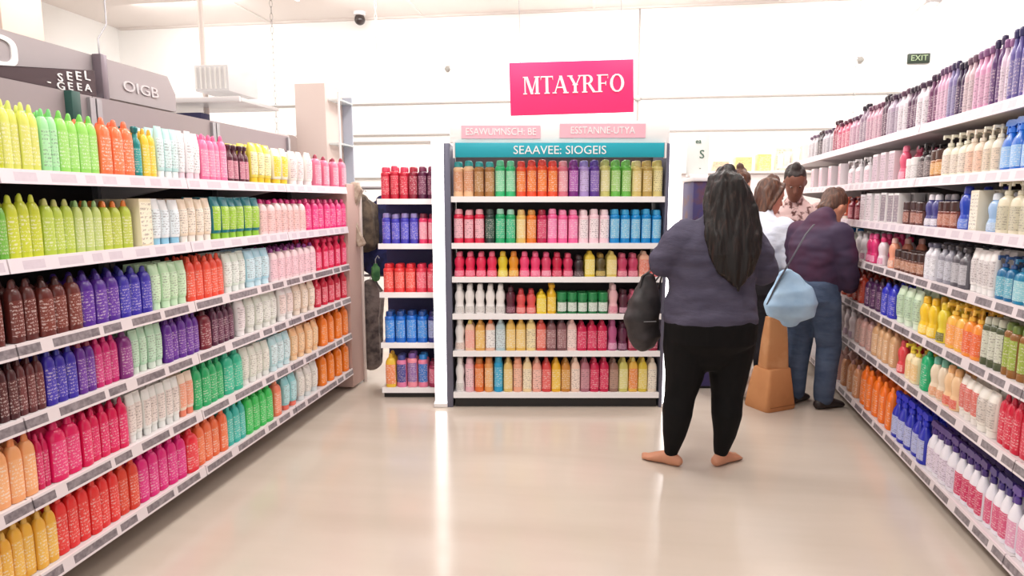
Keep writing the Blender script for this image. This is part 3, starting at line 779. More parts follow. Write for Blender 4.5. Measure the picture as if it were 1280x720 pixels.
# ------------------------------------------------------------------ middle display
def straight_unit(fr, name, label, u0, u1, zs, depth, top, backm, sides, rail):
    t = thing(name, label, 'shelf unit', fr.P(0, 0), fr.rz)
    b = NB(); box(b, u0, u1, depth, depth+.03, .02, top); obj('back_panel', b, backm, t)
    b = NB(); box(b, u0+.01, u1-.01, .02, depth, 0, max(zs[-1]-.03, .03)); obj('kick_plate', b, mblack, t)
    for z in zs:
        b = NB(); box(b, u0, u1, .004, depth, z-.028, z, .002); s = obj('shelf', b, mwhite, t)
        b = NB(); prism2(b, u0, u1, [(-.01, z-.034), (-.006, z+.005), (.004, z+.005), (.004, z-.034)]); obj('price_rail', b, rail, s)
    for (a, c, m, y0, y1) in sides:
        b = NB(); box(b, a, c, y0, y1, 0, top, .003); obj('side_panel', b, m, t)
    return t
EZ = [r[0] for r in DISPLAY_ROWS]; SZ = [r[0] for r in SIDE_ROWS]
mplain = mat('white_rail', (240, 236, 236), .35)
mbluegrey = mat('blue_grey_metal', (104, 104, 122), .4, .3)
disp = straight_unit(FE, 'aisle_end_display', 'wide middle display of colourful bottles under a teal header, facing the aisle', -.415, 1.04, EZ, .4, 1.84,
    mat('dark_grey_back', (70, 62, 66), .6), [(-.46, -.418, mbluegrey, .0, .43), (1.043, 1.066, mbluegrey, .0, .43)], mplain)
straight_unit(FS, 'narrow_side_display', 'narrow open side display with red, blue and pink bottles beside the middle display', -.965, -.515, SZ, .3, 1.46,
    mat('navy_back', (40, 42, 92), .6), [(-.512, -.5, mwhite, .0, .3)], mplain)
mglow = mat('lit_white_strip', (255, 252, 250), .4, emit=4.5)
for (x0, x1, wh) in ((-.545, -.468, 'beside the narrow side display'), (1.07, 1.145, 'behind the person in black leggings')):
    t = thing('light_post', 'glowing white upright light post %s' % wh, 'light', FE.P((x0+x1)/2, 0), 0)
    hw = (x1-x0)/2
    b = NB(); box(b, -hw, hw, .0, .05, .03, 1.86, .006); obj('lit_strip', b, mglow, t)
    b = NB(); box(b, -hw-.01, hw+.01, -.01, .16, 0, .03, .004); obj('foot', b, mwhite, t)
    b = NB(); box(b, -hw, hw, .052, .15, .03, 1.86, .004); obj('backing', b, mwhite, t)
t = thing('header_board', 'teal lettered strip along the top of the middle display', 'sign', FE.P(.32, 0), 0)
b = NB(); box(b, -.7, .7, -.03, -.005, 1.745, 1.84, .002); obj('board', b, mat('teal_sign', (26, 166, 184), .4), t)
b = NB(); box(b, -.715, -.702, -.034, .0, 1.74, 1.845); obj('end_clip', b, mwhite, t)
b = NB(); box(b, .702, .715, -.034, .0, 1.74, 1.845); obj('end_clip', b, mwhite, t)
text('SEAAVEE: SIOGEIS', .078, mwt, t, (0, -.031, 1.79), ext=.003, sx=1.02)
t = thing('upper_header_board', 'white upper header with two pink lettered panels above the teal strip', 'sign', FE.P(.32, 0), 0)
b = NB(); box(b, -.74, .74, .0, .03, 1.842, 1.985, .003); obj('board', b, mat('bright_white_board', (250, 248, 246), .5), t)
mpk = mat('pale_pink_panel', (248, 186, 200), .5); mpk2 = mat('pink_print', (240, 140, 160), .5)
for x0, x1, z0, z1, tx in ((-.66, -.13, 1.87, 1.955, 'ESAWUMNSCH: BE'), (0.0, .575, 1.875, 1.968, 'ESSTANNE-UTYA')):
    b = NB(); box(b, x0, x1, -.008, -.001, z0, z1); pnl = obj('pink_panel', b, mpk, t)
    text(tx, .066, mwt, pnl, ((x0+x1)/2, -.009, (z0+z1)/2), ext=.002, sx=.86)

# pink hanging sign with serif capitals
t = thing('hanging_sign', 'bright pink banner sign with white serif capitals hanging above the middle display', 'sign', (.415, 4.6, 2.235), 0)
t.rotation_euler = (0, -math.radians(1.7), 0)
b = NB(); box(b, -.43, .43, -.008, .008, -.178, .178, .003)
mp = mat('hot_pink_banner', (252, 46, 118), .45); obj('banner', b, mp, t)
def serif_word(word, x0, h, parent, m, zoff=0):
    b = NB(); x = x0; tk, tn, sf, sh = h*.17, h*.07, h*.1, h*.05
    y0, y1 = -.013, -.007
    cnt = [0]
    def q(pts):
        cnt[0] += 1
        prism(b, [(x+px*h, zoff+pz*h-h/2) for px, pz in pts], y0 - .00013*(cnt[0] % 23), y1)
    def stem(px, wd, z0=0, z1=1):
        q([(px, z0), (px+wd, z0), (px+wd, z1), (px, z1)])
        for zz in (z0, z1-.06): q([(px-.08, zz), (px+wd+.08, zz), (px+wd+.08, zz+.06), (px-.08, zz+.06)])
    def diag(xa, za, xb, zb, wd): q([(xa, za), (xa+wd, za), (xb+wd, zb), (xb, zb)])
    def arc(cx, cz, rx, rz, a0, a1, wt, wn):
        n = 14
        for i in range(n):
            A = math.radians(a0+(a1-a0)*i/n); B = math.radians(a0+(a1-a0)*(i+1)/n)
            def ww(a): return wn+(wt-wn)*abs(math.cos(a))
            q([(cx+rx*math.cos(A), cz+rz*math.sin(A)), (cx+rx*math.cos(B), cz+rz*math.sin(B)),
               (cx+(rx-ww(B))*math.cos(B), cz+(rz-ww(B))*math.sin(B)), (cx+(rx-ww(A))*math.cos(A), cz+(rz-ww(A))*math.sin(A))])
    for ch in word:
        if ch == 'M': stem(.06, .07); diag(.1, 1, .42, 0, .16); diag(.74, 1, .44, 0, .06); stem(.72, .16); adv = 1.02
        elif ch == 'I': stem(.08, .16); adv = .42
        elif ch == 'T': stem(.28, .16); q([(0, .93), (.72, .93), (.72, 1), (0, 1)]); q([(0, .75), (.05, .93), (0, .93)]); q([(.72, .75), (.72, .93), (.67, .93)]); adv = .76
        elif ch == 'A': diag(.02, 0, .36, 1, .07); diag(.62, 0, .32, 1, .17); q([(.14, .3), (.6, .3), (.6, .37), (.16, .37)]); q([(-.08, 0), (.17, 0), (.17, .06), (-.08, .06)]); q([(.54, 0), (.87, 0), (.87, .06), (.54, .06)]); adv = .84
        elif ch == 'Y': stem(.34, .16, 0, .5); diag(.34, .45, .04, 1, .16); diag(.44, .45, .7, 1, .07); q([(-.04, .94), (.28, .94), (.28, 1), (-.04, 1)]); q([(.6, .94), (.84, .94), (.84, 1), (.6, 1)]); adv = .84
        elif ch in 'RFP':
            stem(.06, .16)
            if ch != 'F': arc(.32, .74, .3, .26, -90, 90, .16, .06); q([(.2, .94), (.33, .94), (.33, 1), (.2, 1)]); q([(.2, .48), (.33, .48), (.33, .54), (.2, .54)])
            if ch == 'R': diag(.62, 0, .3, .5, .17); q([(.6, 0), (.86, 0), (.86, .06), (.6, .06)])
            if ch == 'F': q([(.2, .94), (.64, .94), (.64, 1), (.2, 1)]); q([(.59, .78), (.64, .78), (.64, .94)]); q([(.2, .47), (.5, .47), (.5, .53), (.2, .53)]); q([(.48, .38), (.52, .38), (.52, .62), (.48, .62)])
            adv = .88 if ch == 'R' else .72
        elif ch == 'O': arc(.44, .5, .42, .52, 0, 360, .17, .06); adv = .94
        x += adv*h
    obj('lettering', b, m, parent, False)
serif_word('MTAYRFO', -.335, .118, t, mwt, .022)
for x in (-.35, .35):
    b = NB(); sweep(b, [(x, 0, .17), (x, 0, 1.81)], [.002, .002], n=6); obj('suspension_wire', b, msteel, t)

# ------------------------------------------------------------------ things on the wall and ceiling
def wallthing(name, label, cat, u, z): return thing(name, label, cat, FW.P(u, 0, z), FW.rz)
t = wallthing('conduit_pipe', 'thin grey vertical conduit running down the back wall beside the pink sign', 'pipe', 0, 0)
t.location = FW.P(.43, 0, 0)
b = NB(); sweep(b, [(0, -.02, 2.45), (0, -.02, 4.03)], [.012, .012], n=8); obj('pipe', b, mseam, t)
b = NB(); box(b, -.035, .035, -.05, 0, 2.82, 2.89, .006); obj('junction_box', b, mat('junction_grey', (176, 172, 168), .5), t)
t = wallthing('exit_sign', 'small dark green exit sign high on the back wall, right of the chain', 'sign', 3.96, 3.27)
b = NB(); box(b, -.13, .13, -.04, 0, -.06, .06, .005); obj('housing', b, mat('dark_green_sign', (40, 52, 40), .5), t)
text('EXIT', .1, mat('sign_pale_green', (160, 180, 140), .5), t, (0, -.042, 0), ext=.002)
for u, z, lb in ((-2.23, 3.31, 'small grey wall sensor between the tan tower and the pink sign'), (3.26, 3.27, 'small grey wall sensor beside the hanging chain and exit sign')):
    t = wallthing('wall_sensor', lb, 'sensor', u, z)
    b = NB(); lathe(b, [(-.03, .015), (-.02, .035), (.02, .035), (.03, .02)], 2, 1); o = obj('housing', b, mat('sensor_grey', (140, 136, 130), .5), t, rot=(PI/2, 0, 0), loc=(0, -.03, 0))
    b = NB(); box(b, -.03, .03, -.012, 0, .03, .05, .003); obj('mounting_plate', b, mseam, t)
t = thing('dome_camera', 'black ball security camera hanging from the ceiling above the tan tower', 'camera', FW.P(-3.4, -.3, 4.05))
b = NB(); lathe(b, [(-.05, .06), (-.045, .08), (0, .09)], 2, 1); obj('mount', b, mwhite, t)
b = NB(); bmesh.ops.create_uvsphere(b, u_segments=20, v_segments=14, radius=.075); obj('dome', b, mat('smoked_dome', (58, 50, 50), .15), t, loc=(0, 0, -.1))
def chain(label, x, y, z0, z1, k=.014):
    t = thing('hanging_chain', label, 'chain', (x, y, z1))
    b = NB(); n = int((z1-z0)/(k*2.6)); h = (z1-z0)/n
    for i in range(n):
        c = Vector((0, 0, -(i+.5)*h)); ps = []
        for a in range(9):
            A = 2*PI*a/8; dx = k*.6*math.cos(A); dz = h*.62*math.sin(A)
            ps.append(c + (Vector((dx, 0, dz)) if i % 2 else Vector((0, dx, dz))))
        sweep(b, ps, [.0028]*9, n=5, side=(0, 1, 0) if i % 2 else (1, 0, 0), cap=False)
    obj('links', b, mat('galvanised_links', (168, 164, 162), .4, .5), t)
    b = NB(); box(b, -.03, .03, -.03, .03, -.02, 0, .004); obj('ceiling_plate', b, mseam, t)
chain('long thin chain hanging from ceiling to the tan screen behind the left shelving', -3.05, 8.5, 1.98, 4.05, .03)
chain('thin chain hanging before the back wall above the right shelving', 4.25, 8.2, 2.0, 4.05, .03)
chain('short chain hanging above the wall left of the pink sign', -1.75, 8.6, 3.4, 4.05, .026)
def tube_light(label, x, y, ln, z, rz, drop):
    t = thing('strip_light', label, 'light', (x, y, z), rz)
    b = NB(); box(b, -.06, .06, -ln/2, ln/2, 0, .05, .006); obj('housing', b, mwhite, t)
    b = NB(); sweep(b, [(0, -ln/2+.04, -.02), (0, ln/2-.04, -.02)], [.022, .022], n=10); obj('tube', b, mat('lit_tube', (255, 252, 248), .4, emit=9), t)
    for s in (-1, 1):
        b = NB(); sweep(b, [(0, s*ln*.4, .05), (0, s*ln*.4, drop)], [.004, .004], n=6); obj('hanger', b, msteel, t)
tube_light('long strip light hanging over the right shelving, running away from the aisle', 3.68, 6.35, 1.9, 3.05, -.285, 1.0)
tube_light('strip light under the ceiling above the tan tower', -2.75, 7.4, 1.8, 3.93, -AL, .12)
# white pole with acrylic display boxes behind the left shelving
t = thing('acrylic_display', 'white pole holding a ribbed acrylic box and glass shelf behind the left shelving', 'display', (-2.6, 5.6, 0), -AL)
mac = mat('frosted_acrylic', (226, 222, 222), .25, alpha=.75)
b = NB(); sweep(b, [(0, 0, 2.04), (0, 0, 4.03)], [.022, .022], n=10); obj('pole', b, mat('pole_cream', (226, 212, 204), .4), t)
b = NB(); box(b, -.06, .06, -.06, .06, 4.03, 4.05); obj('pole_cap', b, mseam, t)
b = NB(); box(b, .04, .34, -.2, .25, 2.34, 2.55, .01); obj('acrylic_box', b, mac, t)
for i in range(7):
    b = NB(); box(b, .055+.042*i, .067+.042*i, -.21, -.202, 2.36, 2.53); obj('rib', b, mtrimw, t)
b = NB(); box(b, -.95, .5, -.3, .3, 2.24, 2.27, .004); obj('glass_shelf', b, mat('frosted_shelf', (232, 230, 230), .2, alpha=.8), t)
b = NB(); box(b, -.95, .5, -.33, -.302, 2.235, 2.275, .004); obj('shelf_edge', b, mwhite, t)
t = thing('display_cabinet', 'low grey cabinet top behind the left shelving under the acrylic display', 'cabinet', (-2.6, 5.6, 0), -AL)
b = NB(); box(b, -.9, .55, -.33, .3, 0, 2.01, .01); obj('body', b, mat('cabinet_grey', (196, 186, 186), .5), t)
b = NB(); box(b, -.92, .57, -.36, .33, 2.01, 2.035, .004); obj('top', b, mwhite, t)
t = thing('small_box', 'small navy box with white print standing under the glass shelf', 'box', FW.P(0, 0), -AL)
t.location = (-2.62, 5.4, 2.036)
b = NB(); box(b, -.11, .11, -.06, .06, 0, .13, .004); obj('carton', b, mat('navy_card', (52, 50, 90), .5), t)
b = NB(); box(b, -.09, .09, -.064, -.058, .02, .05); obj('printed_band', b, mwhite, t)
t = thing('folding_screen', 'pale tan screen panel with a rounded corner beside the tan tower', 'panel', (-2.2, 6.25, 0), -AL)
b = NB()
pts = [(-.35, .02), (.2, .02)] + [(.08+.12*math.cos(a*PI/12), 1.98+.12*math.sin(a*PI/12)-.02) for a in range(7)] + [(-.35, 2.08)]
prism(b, pts, 0, .03); obj('panel', b, mat('pale_tan_screen', (220, 204, 200), .6), t)
b = NB(); sweep(b, [(.25, .015, 0), (.25, .015, 2.0)], [.012, .012], n=8); obj('post', b, mseam, t)
b = NB(); box(b, -.35, .27, -.08, .1, 0, .02); obj('foot', b, mseam, t)

# ------------------------------------------------------------------ back area: counters, rack, easel
FB = Frame(1.9, 7.9, -AL)
t = thing('back_counter_shelf', 'white far shelving at the back wall with yellow and white packs on top', 'shelf unit', FB.P(0, 0), FB.rz)
b = NB(); box(b, -.6, 1.9, 0, .4, 0, 1.78, .01); obj('body', b, mat('white_cupboard', (240, 232, 230), .5), t)
b = NB(); box(b, -.62, 1.92, -.03, .42, 1.78, 1.81, .004); obj('top', b, mwhite, t)
b = NB(); box(b, -.55, 1.85, -.012, 0, 1.2, 1.22); obj('seam', b, mseam, t)
for i, (u, nm, col, hh, ww) in enumerate([(.35, 'pale pink', (236, 190, 180), .13, .2), (.62, 'peach', (240, 200, 170), .12, .2), (.88, 'soft yellow', (240, 222, 150), .17, .2),
        (1.12, 'golden yellow', (236, 208, 130), .2, .16), (1.35, 'cream ribbed', (232, 226, 200), .28, .2), (1.58, 'ivory', (238, 230, 214), .3, .2)]):
    bottle(FB, u, .1, 1.81, ww, hh, 'box', col, col, tuple(min(255, c+10) for c in col), '%s carton on top of the far white shelving at the back wall' % nm, 'cartons on the far white shelving', .14)
t = thing('notice_stand', 'white notice card with green lettering standing on the dark indigo bin', 'sign', (1.42, 4.98, 1.635), 0)
b = NB(); box(b, -.02, .02, .012, .03, .015, .2); obj('post', b, mwhite, t)
b = NB(); box(b, -.07, .07, -.05, .06, 0, .02, .004); obj('foot', b, mwhite, t)
b = NB(); box(b, -.085, .085, 0, .012, .02, .32, .003); obj('board', b, mat('notice_white', (240, 244, 238), .5), t)
mgl = mat('notice_green', (70, 110, 90), .5)
text('S', .09, mgl, t, (.03, -.002, .17), ext=.002); text('ea', .05, mgl, t, (.0, -.002, .27), ext=.002); text('-', .05, mgl, t, (.02, -.002, .07), ext=.002)
t = thing('indigo_display_bin', 'dark indigo display bin with white rim behind the long-haired person', 'bin', (1.52, 4.85, 0), 0)
b = NB(); box(b, -.16, .2, 0, .3, .02, 1.6, .01); obj('body', b, noisy(mat('indigo_print', (58, 48, 100), .5), (90, 50, 60), 7, .5, .62), t)
b = NB(); box(b, -.17, .21, -.01, .31, 1.6, 1.635, .006); obj('rim', b, mwhite, t)
b = NB(); box(b, -.14, .18, .02, .28, 0, .02); obj('base', b, mblack, t)

def garment(name, label, cat, loc, rz, pts, rads, m, hook=True, seed=0, col2=None):
    t = thing(name, label, cat, loc, rz)
    b = NB(); sweep(b, pts, rads, n=26, mod=lambda a: 1+.1*math.sin(5*a+seed)+.06*math.sin(9*a+2*seed))
    o = obj('cloth', b, m, t)
    for v in o.data.vertices:
        v.co += Vector((noise.noise(v.co*6+Vector((seed, 0, 0))), noise.noise(v.co*6+Vector((0, seed, 4))), 0))*.03
    if hook:
        zt = max(p[2] for p in pts)
        b = NB(); sweep(b, [(0, 0, zt-.02), (0, 0, zt+.05), (.02, 0, zt+.08), (.03, 0, zt+.06)], [.004]*4, n=6); obj('hanger_hook', b, msteel, t)
    return t
t = thing('clothes_rail', 'grey metal clothes rail standing between the left shelving and the narrow display', 'rack', (-1.12, 5.3, 0), 0)
for x in (-.28, .5):
    b = NB(); sweep(b, [(x, 0, .03), (x, 0, 1.58)], [.014, .014], n=8); obj('post', b, msteel, t)
    b = NB(); box(b, x-.02, x+.02, -.2, .2, 0, .03, .004); obj('foot', b, msteel, t)
b = NB(); sweep(b, [(-.28, 0, 1.56), (.5, 0, 1.56)], [.013, .013], side=(0, 1, 0), n=8); obj('rail', b, msteel, t)
b = NB(); sweep(b, [(-.28, 0, .84), (.5, 0, .84)], [.011, .011], side=(0, 1, 0), n=8); obj('lower_rail', b, msteel, t)
fab = lambda nm, c, c2: noisy(mat(nm, c, .85), c2, 14, .4, .62, .4)
garment('hanging_jacket', 'navy jacket hanging on the rail behind the narrow side display', 'clothing', (-1.02, 5.3, 0), 0,
        [(0, 0, 1.46), (0, 0, 1.4), (0, 0, 1.2), (0, 0, .92)], [(.07, .05), (.2, .07), (.21, .08), (.22, .09)], fab('navy_cloth', (38, 42, 96), (26, 28, 60)), seed=1)
garment('hanging_jacket', 'olive brown jacket hanging on the rail beside the left shelving', 'clothing', (-1.2, 5.18, 0), .5,
        [(0, 0, 1.47), (0, 0, 1.42), (0, 0, 1.3), (0, 0, 1.12)], [(.05, .04), (.12, .06), (.125, .08), (.11, .08)], fab('olive_cloth', (104, 90, 74), (64, 54, 48)), seed=2)
garment('hanging_scarf', 'pale beige scarf draped over the end of the clothes rail', 'clothing', (-1.25, 5.0, 0), .2,
        [(.06, 0, 1.56), (0, 0, 1.5), (-.03, 0, 1.36), (.04, 0, 1.2), (.08, 0, 1.12)], [(.05, .03), (.07, .035), (.045, .03), (.035, .02), (.03, .02)], fab('beige_cloth', (206, 190, 172), (160, 140, 124)), hook=False, seed=3)
garment('hanging_coat', 'dark grey brown coat hanging low beside the narrow display', 'clothing', (-1.16, 5.2, 0), 0,
        [(0, 0, .78), (0, 0, .7), (0, 0, .5), (0, 0, .3), (0, 0, .12)], [(.05, .04), (.095, .07), (.1, .08), (.09, .07), (.08, .06)], fab('taupe_cloth', (122, 108, 102), (66, 58, 58)), seed=4)
garment('cotton_vest', 'small green top hanging above the grey brown coat', 'clothing', (-1.1, 5.14, 0), 0,
        [(0, 0, .94), (0, 0, .92), (0, 0, .84)], [(.02, .02), (.045, .03), (.045, .03)], fab('green_cloth', (80, 128, 74), (40, 90, 50)), seed=5)
garment('cotton_vest', 'small rust red top hanging beside the green one', 'clothing', (-1.27, 5.14, 0), 0,
        [(0, 0, .98), (0, 0, .92), (0, 0, .78)], [(.03, .03), (.06, .04), (.05, .04)], fab('rust_cloth', (150, 60, 46), (100, 40, 34)), seed=6)

# ------------------------------------------------------------------ people
def fuse(bm, voxel=.008, smooth=4, disp=0, seed=0, scale=9, stretch=(1, 1, 1)):
    bmesh.ops.recalc_face_normals(bm, faces=bm.faces)
    me = bpy.data.meshes.new('tmp'); bm.to_mesh(me); bm.free()
    o = bpy.data.objects.new('tmp', me); C.objects.link(o)
    r = o.modifiers.new('r', 'REMESH'); r.mode = 'VOXEL'; r.voxel_size = voxel
    if smooth:
        s = o.modifiers.new('s', 'SMOOTH'); s.iterations = smooth; s.factor = .5
    dg = bpy.context.evaluated_depsgraph_get(); dg.update()
    out = bpy.data.meshes.new_from_object(o.evaluated_get(dg))
    bpy.data.objects.remove(o); bpy.data.meshes.remove(me)
    if disp:
        S = Vector(stretch)
        ns = [v.normal.copy() for v in out.vertices]
        for v, nn in zip(out.vertices, ns):
            q = Vector((v.co.x*S.x, v.co.y*S.y, v.co.z*S.z))*scale + Vector((seed, seed*2, 0))
            v.co += nn*disp*(noise.noise(q) + .5*noise.noise(q*2.1))
    out.materials.clear(); out.shade_smooth()
    return out
def skin_mat(nm, c): 
    m = mat(nm, c, .5); m.node_tree.nodes['Principled BSDF'].inputs['Subsurface Weight'].default_value = .05; return m
def cloth_mat(nm, c, c2): return noisy(mat(nm, c, .85, spec=.25), c2, 7, .3, .7, .7, stretch=(1, 1, 2.4))
def mirror(p): return Vector((-p[0], p[1], p[2]))
def head_pieces(b, hc, fwd, up, s=1.0):
    """skull, jaw, nose, ears about the head centre; fwd the way the face looks"""
    f = Vector(fwd).normalized(); u = Vector(up); u = (u - f*u.dot(f)).normalized(); r = f.cross(u)
    H = lambda x, y, z: Vector(hc) + r*x*s + f*y*s + u*z*s
    X = r
    prof = [(-.115, .03, .035, .055), (-.1, .045, .05, .045), (-.07, .058, .068, .03), (-.03, .068, .085, .01), (.02, .075, .095, 0), (.06, .076, .097, -.004), (.09, .066, .085, -.008), (.112, .045, .06, -.01), (.122, .02, .03, -.01)]
    rs = [ring(b, H(0, cy, z), X, f, rx*s, ry*s, 24, 2.1) for z, rx, ry, cy in prof]
    bridge(b, rs)
    sweep(b, [H(0, .088, .03), H(0, .105, 0), H(0, .115, -.022)], [.009*s, .012*s, .016*s], side=r, n=10)       # nose
    sweep(b, [H(-.02, .092, -.058), H(0, .1, -.056), H(.02, .092, -.058)], [.006*s, .008*s, .006*s], side=u, n=8)   # lips
    sweep(b, [H(-.045, .078, .035), H(0, .095, .036), H(.045, .078, .035)], [.009*s, .009*s, .009*s], side=u, n=8)   # brow
    for sg in (-1, 1):
        sweep(b, [H(sg*.077, -.005, .02), H(sg*.083, -.012, 0), H(sg*.077, -.004, -.025)], [(.016*s, .007*s), (.018*s, .009*s), (.01*s, .007*s)], side=f, n=10)  # ears
    return H
def hand_pieces(b, wrist, direc, palm_n, s=1.0, curl=.5, thumb_side=1):
    """palm, four unequal bent fingers and a thumb from the side of the palm"""
    d = Vector(direc).normalized(); n = Vector(palm_n); n = (n - d*n.dot(d)).normalized(); r = d.cross(n)
    w_ = Vector(wrist)
    sweep(b, [w_, w_+d*.035*s, w_+d*.085*s], [(.026*s, .018*s), (.037*s, .016*s), (.04*s, .013*s)], side=r, n=14)
    for k, (x, ln) in enumerate(((-.03, .062), (-.01, .074), (.01, .07), (.03, .055))):
        base = w_ + d*.085*s + r*x*s; p = [base]; a = 0
        for seg in (.42, .32, .26):
            a += curl*(.6 if seg == .42 else .9)
            p.append(p[-1] + (d*math.cos(a) + n*math.sin(a))*ln*seg*s*1.25)
        sweep(b, p, [.0095*s, .0092*s, .0085*s, .0072*s], side=r, n=9)
    tb = w_ + d*.03*s + r*thumb_side*.034*s
    sweep(b, [tb, tb + (d*.6+r*thumb_side*.7)*.035*s, tb + (d*.9+r*thumb_side*.75+n*.3)*.062*s, tb + (d*1.15+r*thumb_side*.7+n*.6)*.08*s], [.013*s, .012*s, .0105*s, .008*s], side=n, n=9)
def foot_pieces(b, ankle, yaw, s=1.0, toes=True, infl=0):
    a = Vector(ankle); f = Vector((math.sin(yaw), math.cos(yaw), 0)); r = Vector((f.y, -f.x, 0))
    P = lambda x, y, z: Vector((a.x, a.y, 0)) + r*x*s + f*y*s + Vector((0, 0, z*s))
    i = infl
    sweep(b, [P(0, -.045, .035), P(0, -.01, .045), P(0, .05, .042), P(0, .1, .03), P(0, .15, .02)], [(.03+i, .03+i), (.034+i, .042+i), (.036+i, .036+i), (.043+i, .027+i), (.045+i, .018+i)], side=r, n=14)
    sweep(b, [a, P(0, 0, .06)], [.034*s+i, .04*s+i], n=12)
    if toes:
        for k, (x, ln, rr) in enumerate(((-.032, .055, .014), (-.012, .05, .011), (.006, .044, .0105), (.022, .036, .01), (.036, .028, .0095))):
            x2 = x if yaw > 0 else -x
            sweep(b, [P(x2, .14, .017), P(x2, .15+ln*.6, .016), P(x2, .15+ln, .012)], [rr*s, rr*s, rr*.85*s], side=r, n=8)
def person(label, loc, rz, D):
    t = thing('person', label, 'person', loc, rz)
    vx = D.get('voxel', .008)
    b = NB(); mh = D.get('s', 1)
    H = head_pieces(b, D['head'], D['face'], D['up'], D.get('hs', 1))
    tp, tr = D['torso']
    sweep(b, [D['neck'], Vector(D['head'])-Vector(D['up'])*.08], [.056, .05], n=14)
    sweep(b, tp, [(a-.012, c-.012) for a, c in tr], n=24)
    for sd in ('L', 'R'):
        p, r = D['arm'+sd]; sweep(b, p, [q-.006 for q in r], n=12, side=(0, 1, 0))
        h = D['hand'+sd]; hand_pieces(b, p[-1], h[0], h[1], 1.0, h[2], h[3])
        p, r = D['leg'+sd]; sweep(b, p, [q-.008 for q in r], n=14)
        foot_pieces(b, D['leg'+sd][0][-1], D['yaw'+sd], D.get('fs', .95), D.get('toes', True))
    obj('body', fuse(b, vx*.8, 3), D['skin'], t)
    # top
    b = NB(); sweep(b, tp[D.get('top_from', 0):], tr[D.get('top_from', 0):], n=28, e=2.2)
    for sd in ('L', 'R'):
        p, r = D['arm'+sd]; k = D['sleeve'+sd]; rr = [q+.014 for q in r]
        pts = [Vector(x) for x in p]
        if k < 1e3:
            i = int(k); f = k-i
            q = pts[:i+1]; qr = rr[:i+1]
            if f > 0: q = q+[pts[i].lerp(pts[i+1], f)]; qr = qr+[rr[i]+(rr[i+1]-rr[i])*f + .004]
        sweep(b, q, [(x+.004) for x in qr], n=16, side=(0, 1, 0), cap=True)
    for ex in D.get('top_extra', []): sweep(b, *ex[0], **ex[1])
    obj(D.get('top_name', 't_shirt'), fuse(b, vx, 14, D.get('fold', .012), D.get('seed', 1), 7, (1, 1, 1.8)), D['top'], t)
    # trousers
    b = NB(); hp, hr = D['hips']; sweep(b, hp, hr, n=28, e=2.3)
    for sd in ('L', 'R'):
        p, r = D['leg'+sd]; kk = D.get('leg_stop', 1.0)
        q = [Vector(x) for x in p]; q[-1] = q[-2].lerp(q[-1], kk)
        sweep(b, q, [x+.004 for x in r], n=18)
    obj(D.get('pants_name', 'leggings'), fuse(b, vx, 3, D.get('pfold', .003), 5, 6), D['pants'], t)
    if 'shoes' in D:
        for sd in ('L', 'R'):
            b = NB(); foot_pieces(b, D['leg'+sd][0][-1], D['yaw'+sd], D.get('fs', .95)*1.04, False, .006)
            a = D['leg'+sd][0][-1]; y = D['yaw'+sd]; fwd = Vector((math.sin(y), math.cos(y), 0))
            sh = fuse(b, .007, 2); zcut = .085
            o = obj('shoe', sh, D['shoes'], t)
            for v in sh.vertices:
                if v.co.z > zcut: v.co.z = zcut
                if v.co.z < .0: v.co.z = 0
    # hair
    b = NB(); D['hair'](b, H); obj('hair', fuse(b, D.get('hvox', .007), 2, D.get('hdisp', .008), 3, 26, D.get('hstretch', (1, 1, .12))), D['hairm'], t)
    eye = mat('eye_dark', (40, 26, 22), .2); ew = mat('eye_white', (170, 150, 142), .4)
    r = H(1, 0, 0) - H(0, 0, 0)
    for sg in (-1, 1):
        b = NB(); bmesh.ops.create_uvsphere(b, u_segments=12, v_segments=8, radius=.0105); e = obj('eye', b, ew, t, loc=H(sg*.03, .083, .014))
        b = NB(); bmesh.ops.create_uvsphere(b, u_segments=10, v_segments=8, radius=.0068); obj('iris', b, eye, e, loc=(H(0, .0062, -.002)-H(0, 0, 0)))
    return t
mhair = mat('black_hair', (24, 18, 17), .45, spec=.35); mhair = noisy(mhair, (66, 48, 42), 5, .5, .85, .3, stretch=(14, 14, .6))
mbrown = noisy(mat('brown_hair', (74, 46, 34), .5), (120, 78, 56), 5, .45, .75, .3, stretch=(12, 12, .8))

# main woman, back to the camera
def hair_long(b, H):
    hc = H(0, 0, 0)
    P = lambda x, y, z: Vector((x, y, z))
    m_ = lambda a: 1+.035*math.sin(7*a)+.03*math.sin(13*a+1)
    sweep(b, [P(.055, .01, 1.59), P(.05, .0, 1.565), P(.05, -.01, 1.52), P(.055, -.035, 1.46), P(.06, -.075, 1.38), P(.062, -.12, 1.28), P(.06, -.15, 1.18), P(.07, -.165, 1.10), P(.078, -.17, 1.04)],
          [(.055, .06), (.088, .1), (.11, .115), (.128, .105), (.142, .085), (.146, .06), (.13, .05), (.095, .035), (.04, .02)], n=30, mod=m_)
    for k in range(16):
        x = -.1+.2*k/15 + .06; zb = 1.06 + random.uniform(-.07, .06) + abs(k-8)*.012
        sweep(b, [P(x, -.1, 1.42), P(x+.01, -.155, 1.28), P(x*.8+.018, -.185, 1.18), P(x*.6+.03, -.185, zb)], [.018, .017, .014, .006], n=8)
black = mat('black_leggings', (8, 7, 8), .8, spec=.2); black = noisy(black, (15, 13, 14), 5, .4, .7)
tee = cloth_mat('slate_navy_jersey', (84, 80, 98), (70, 66, 84))
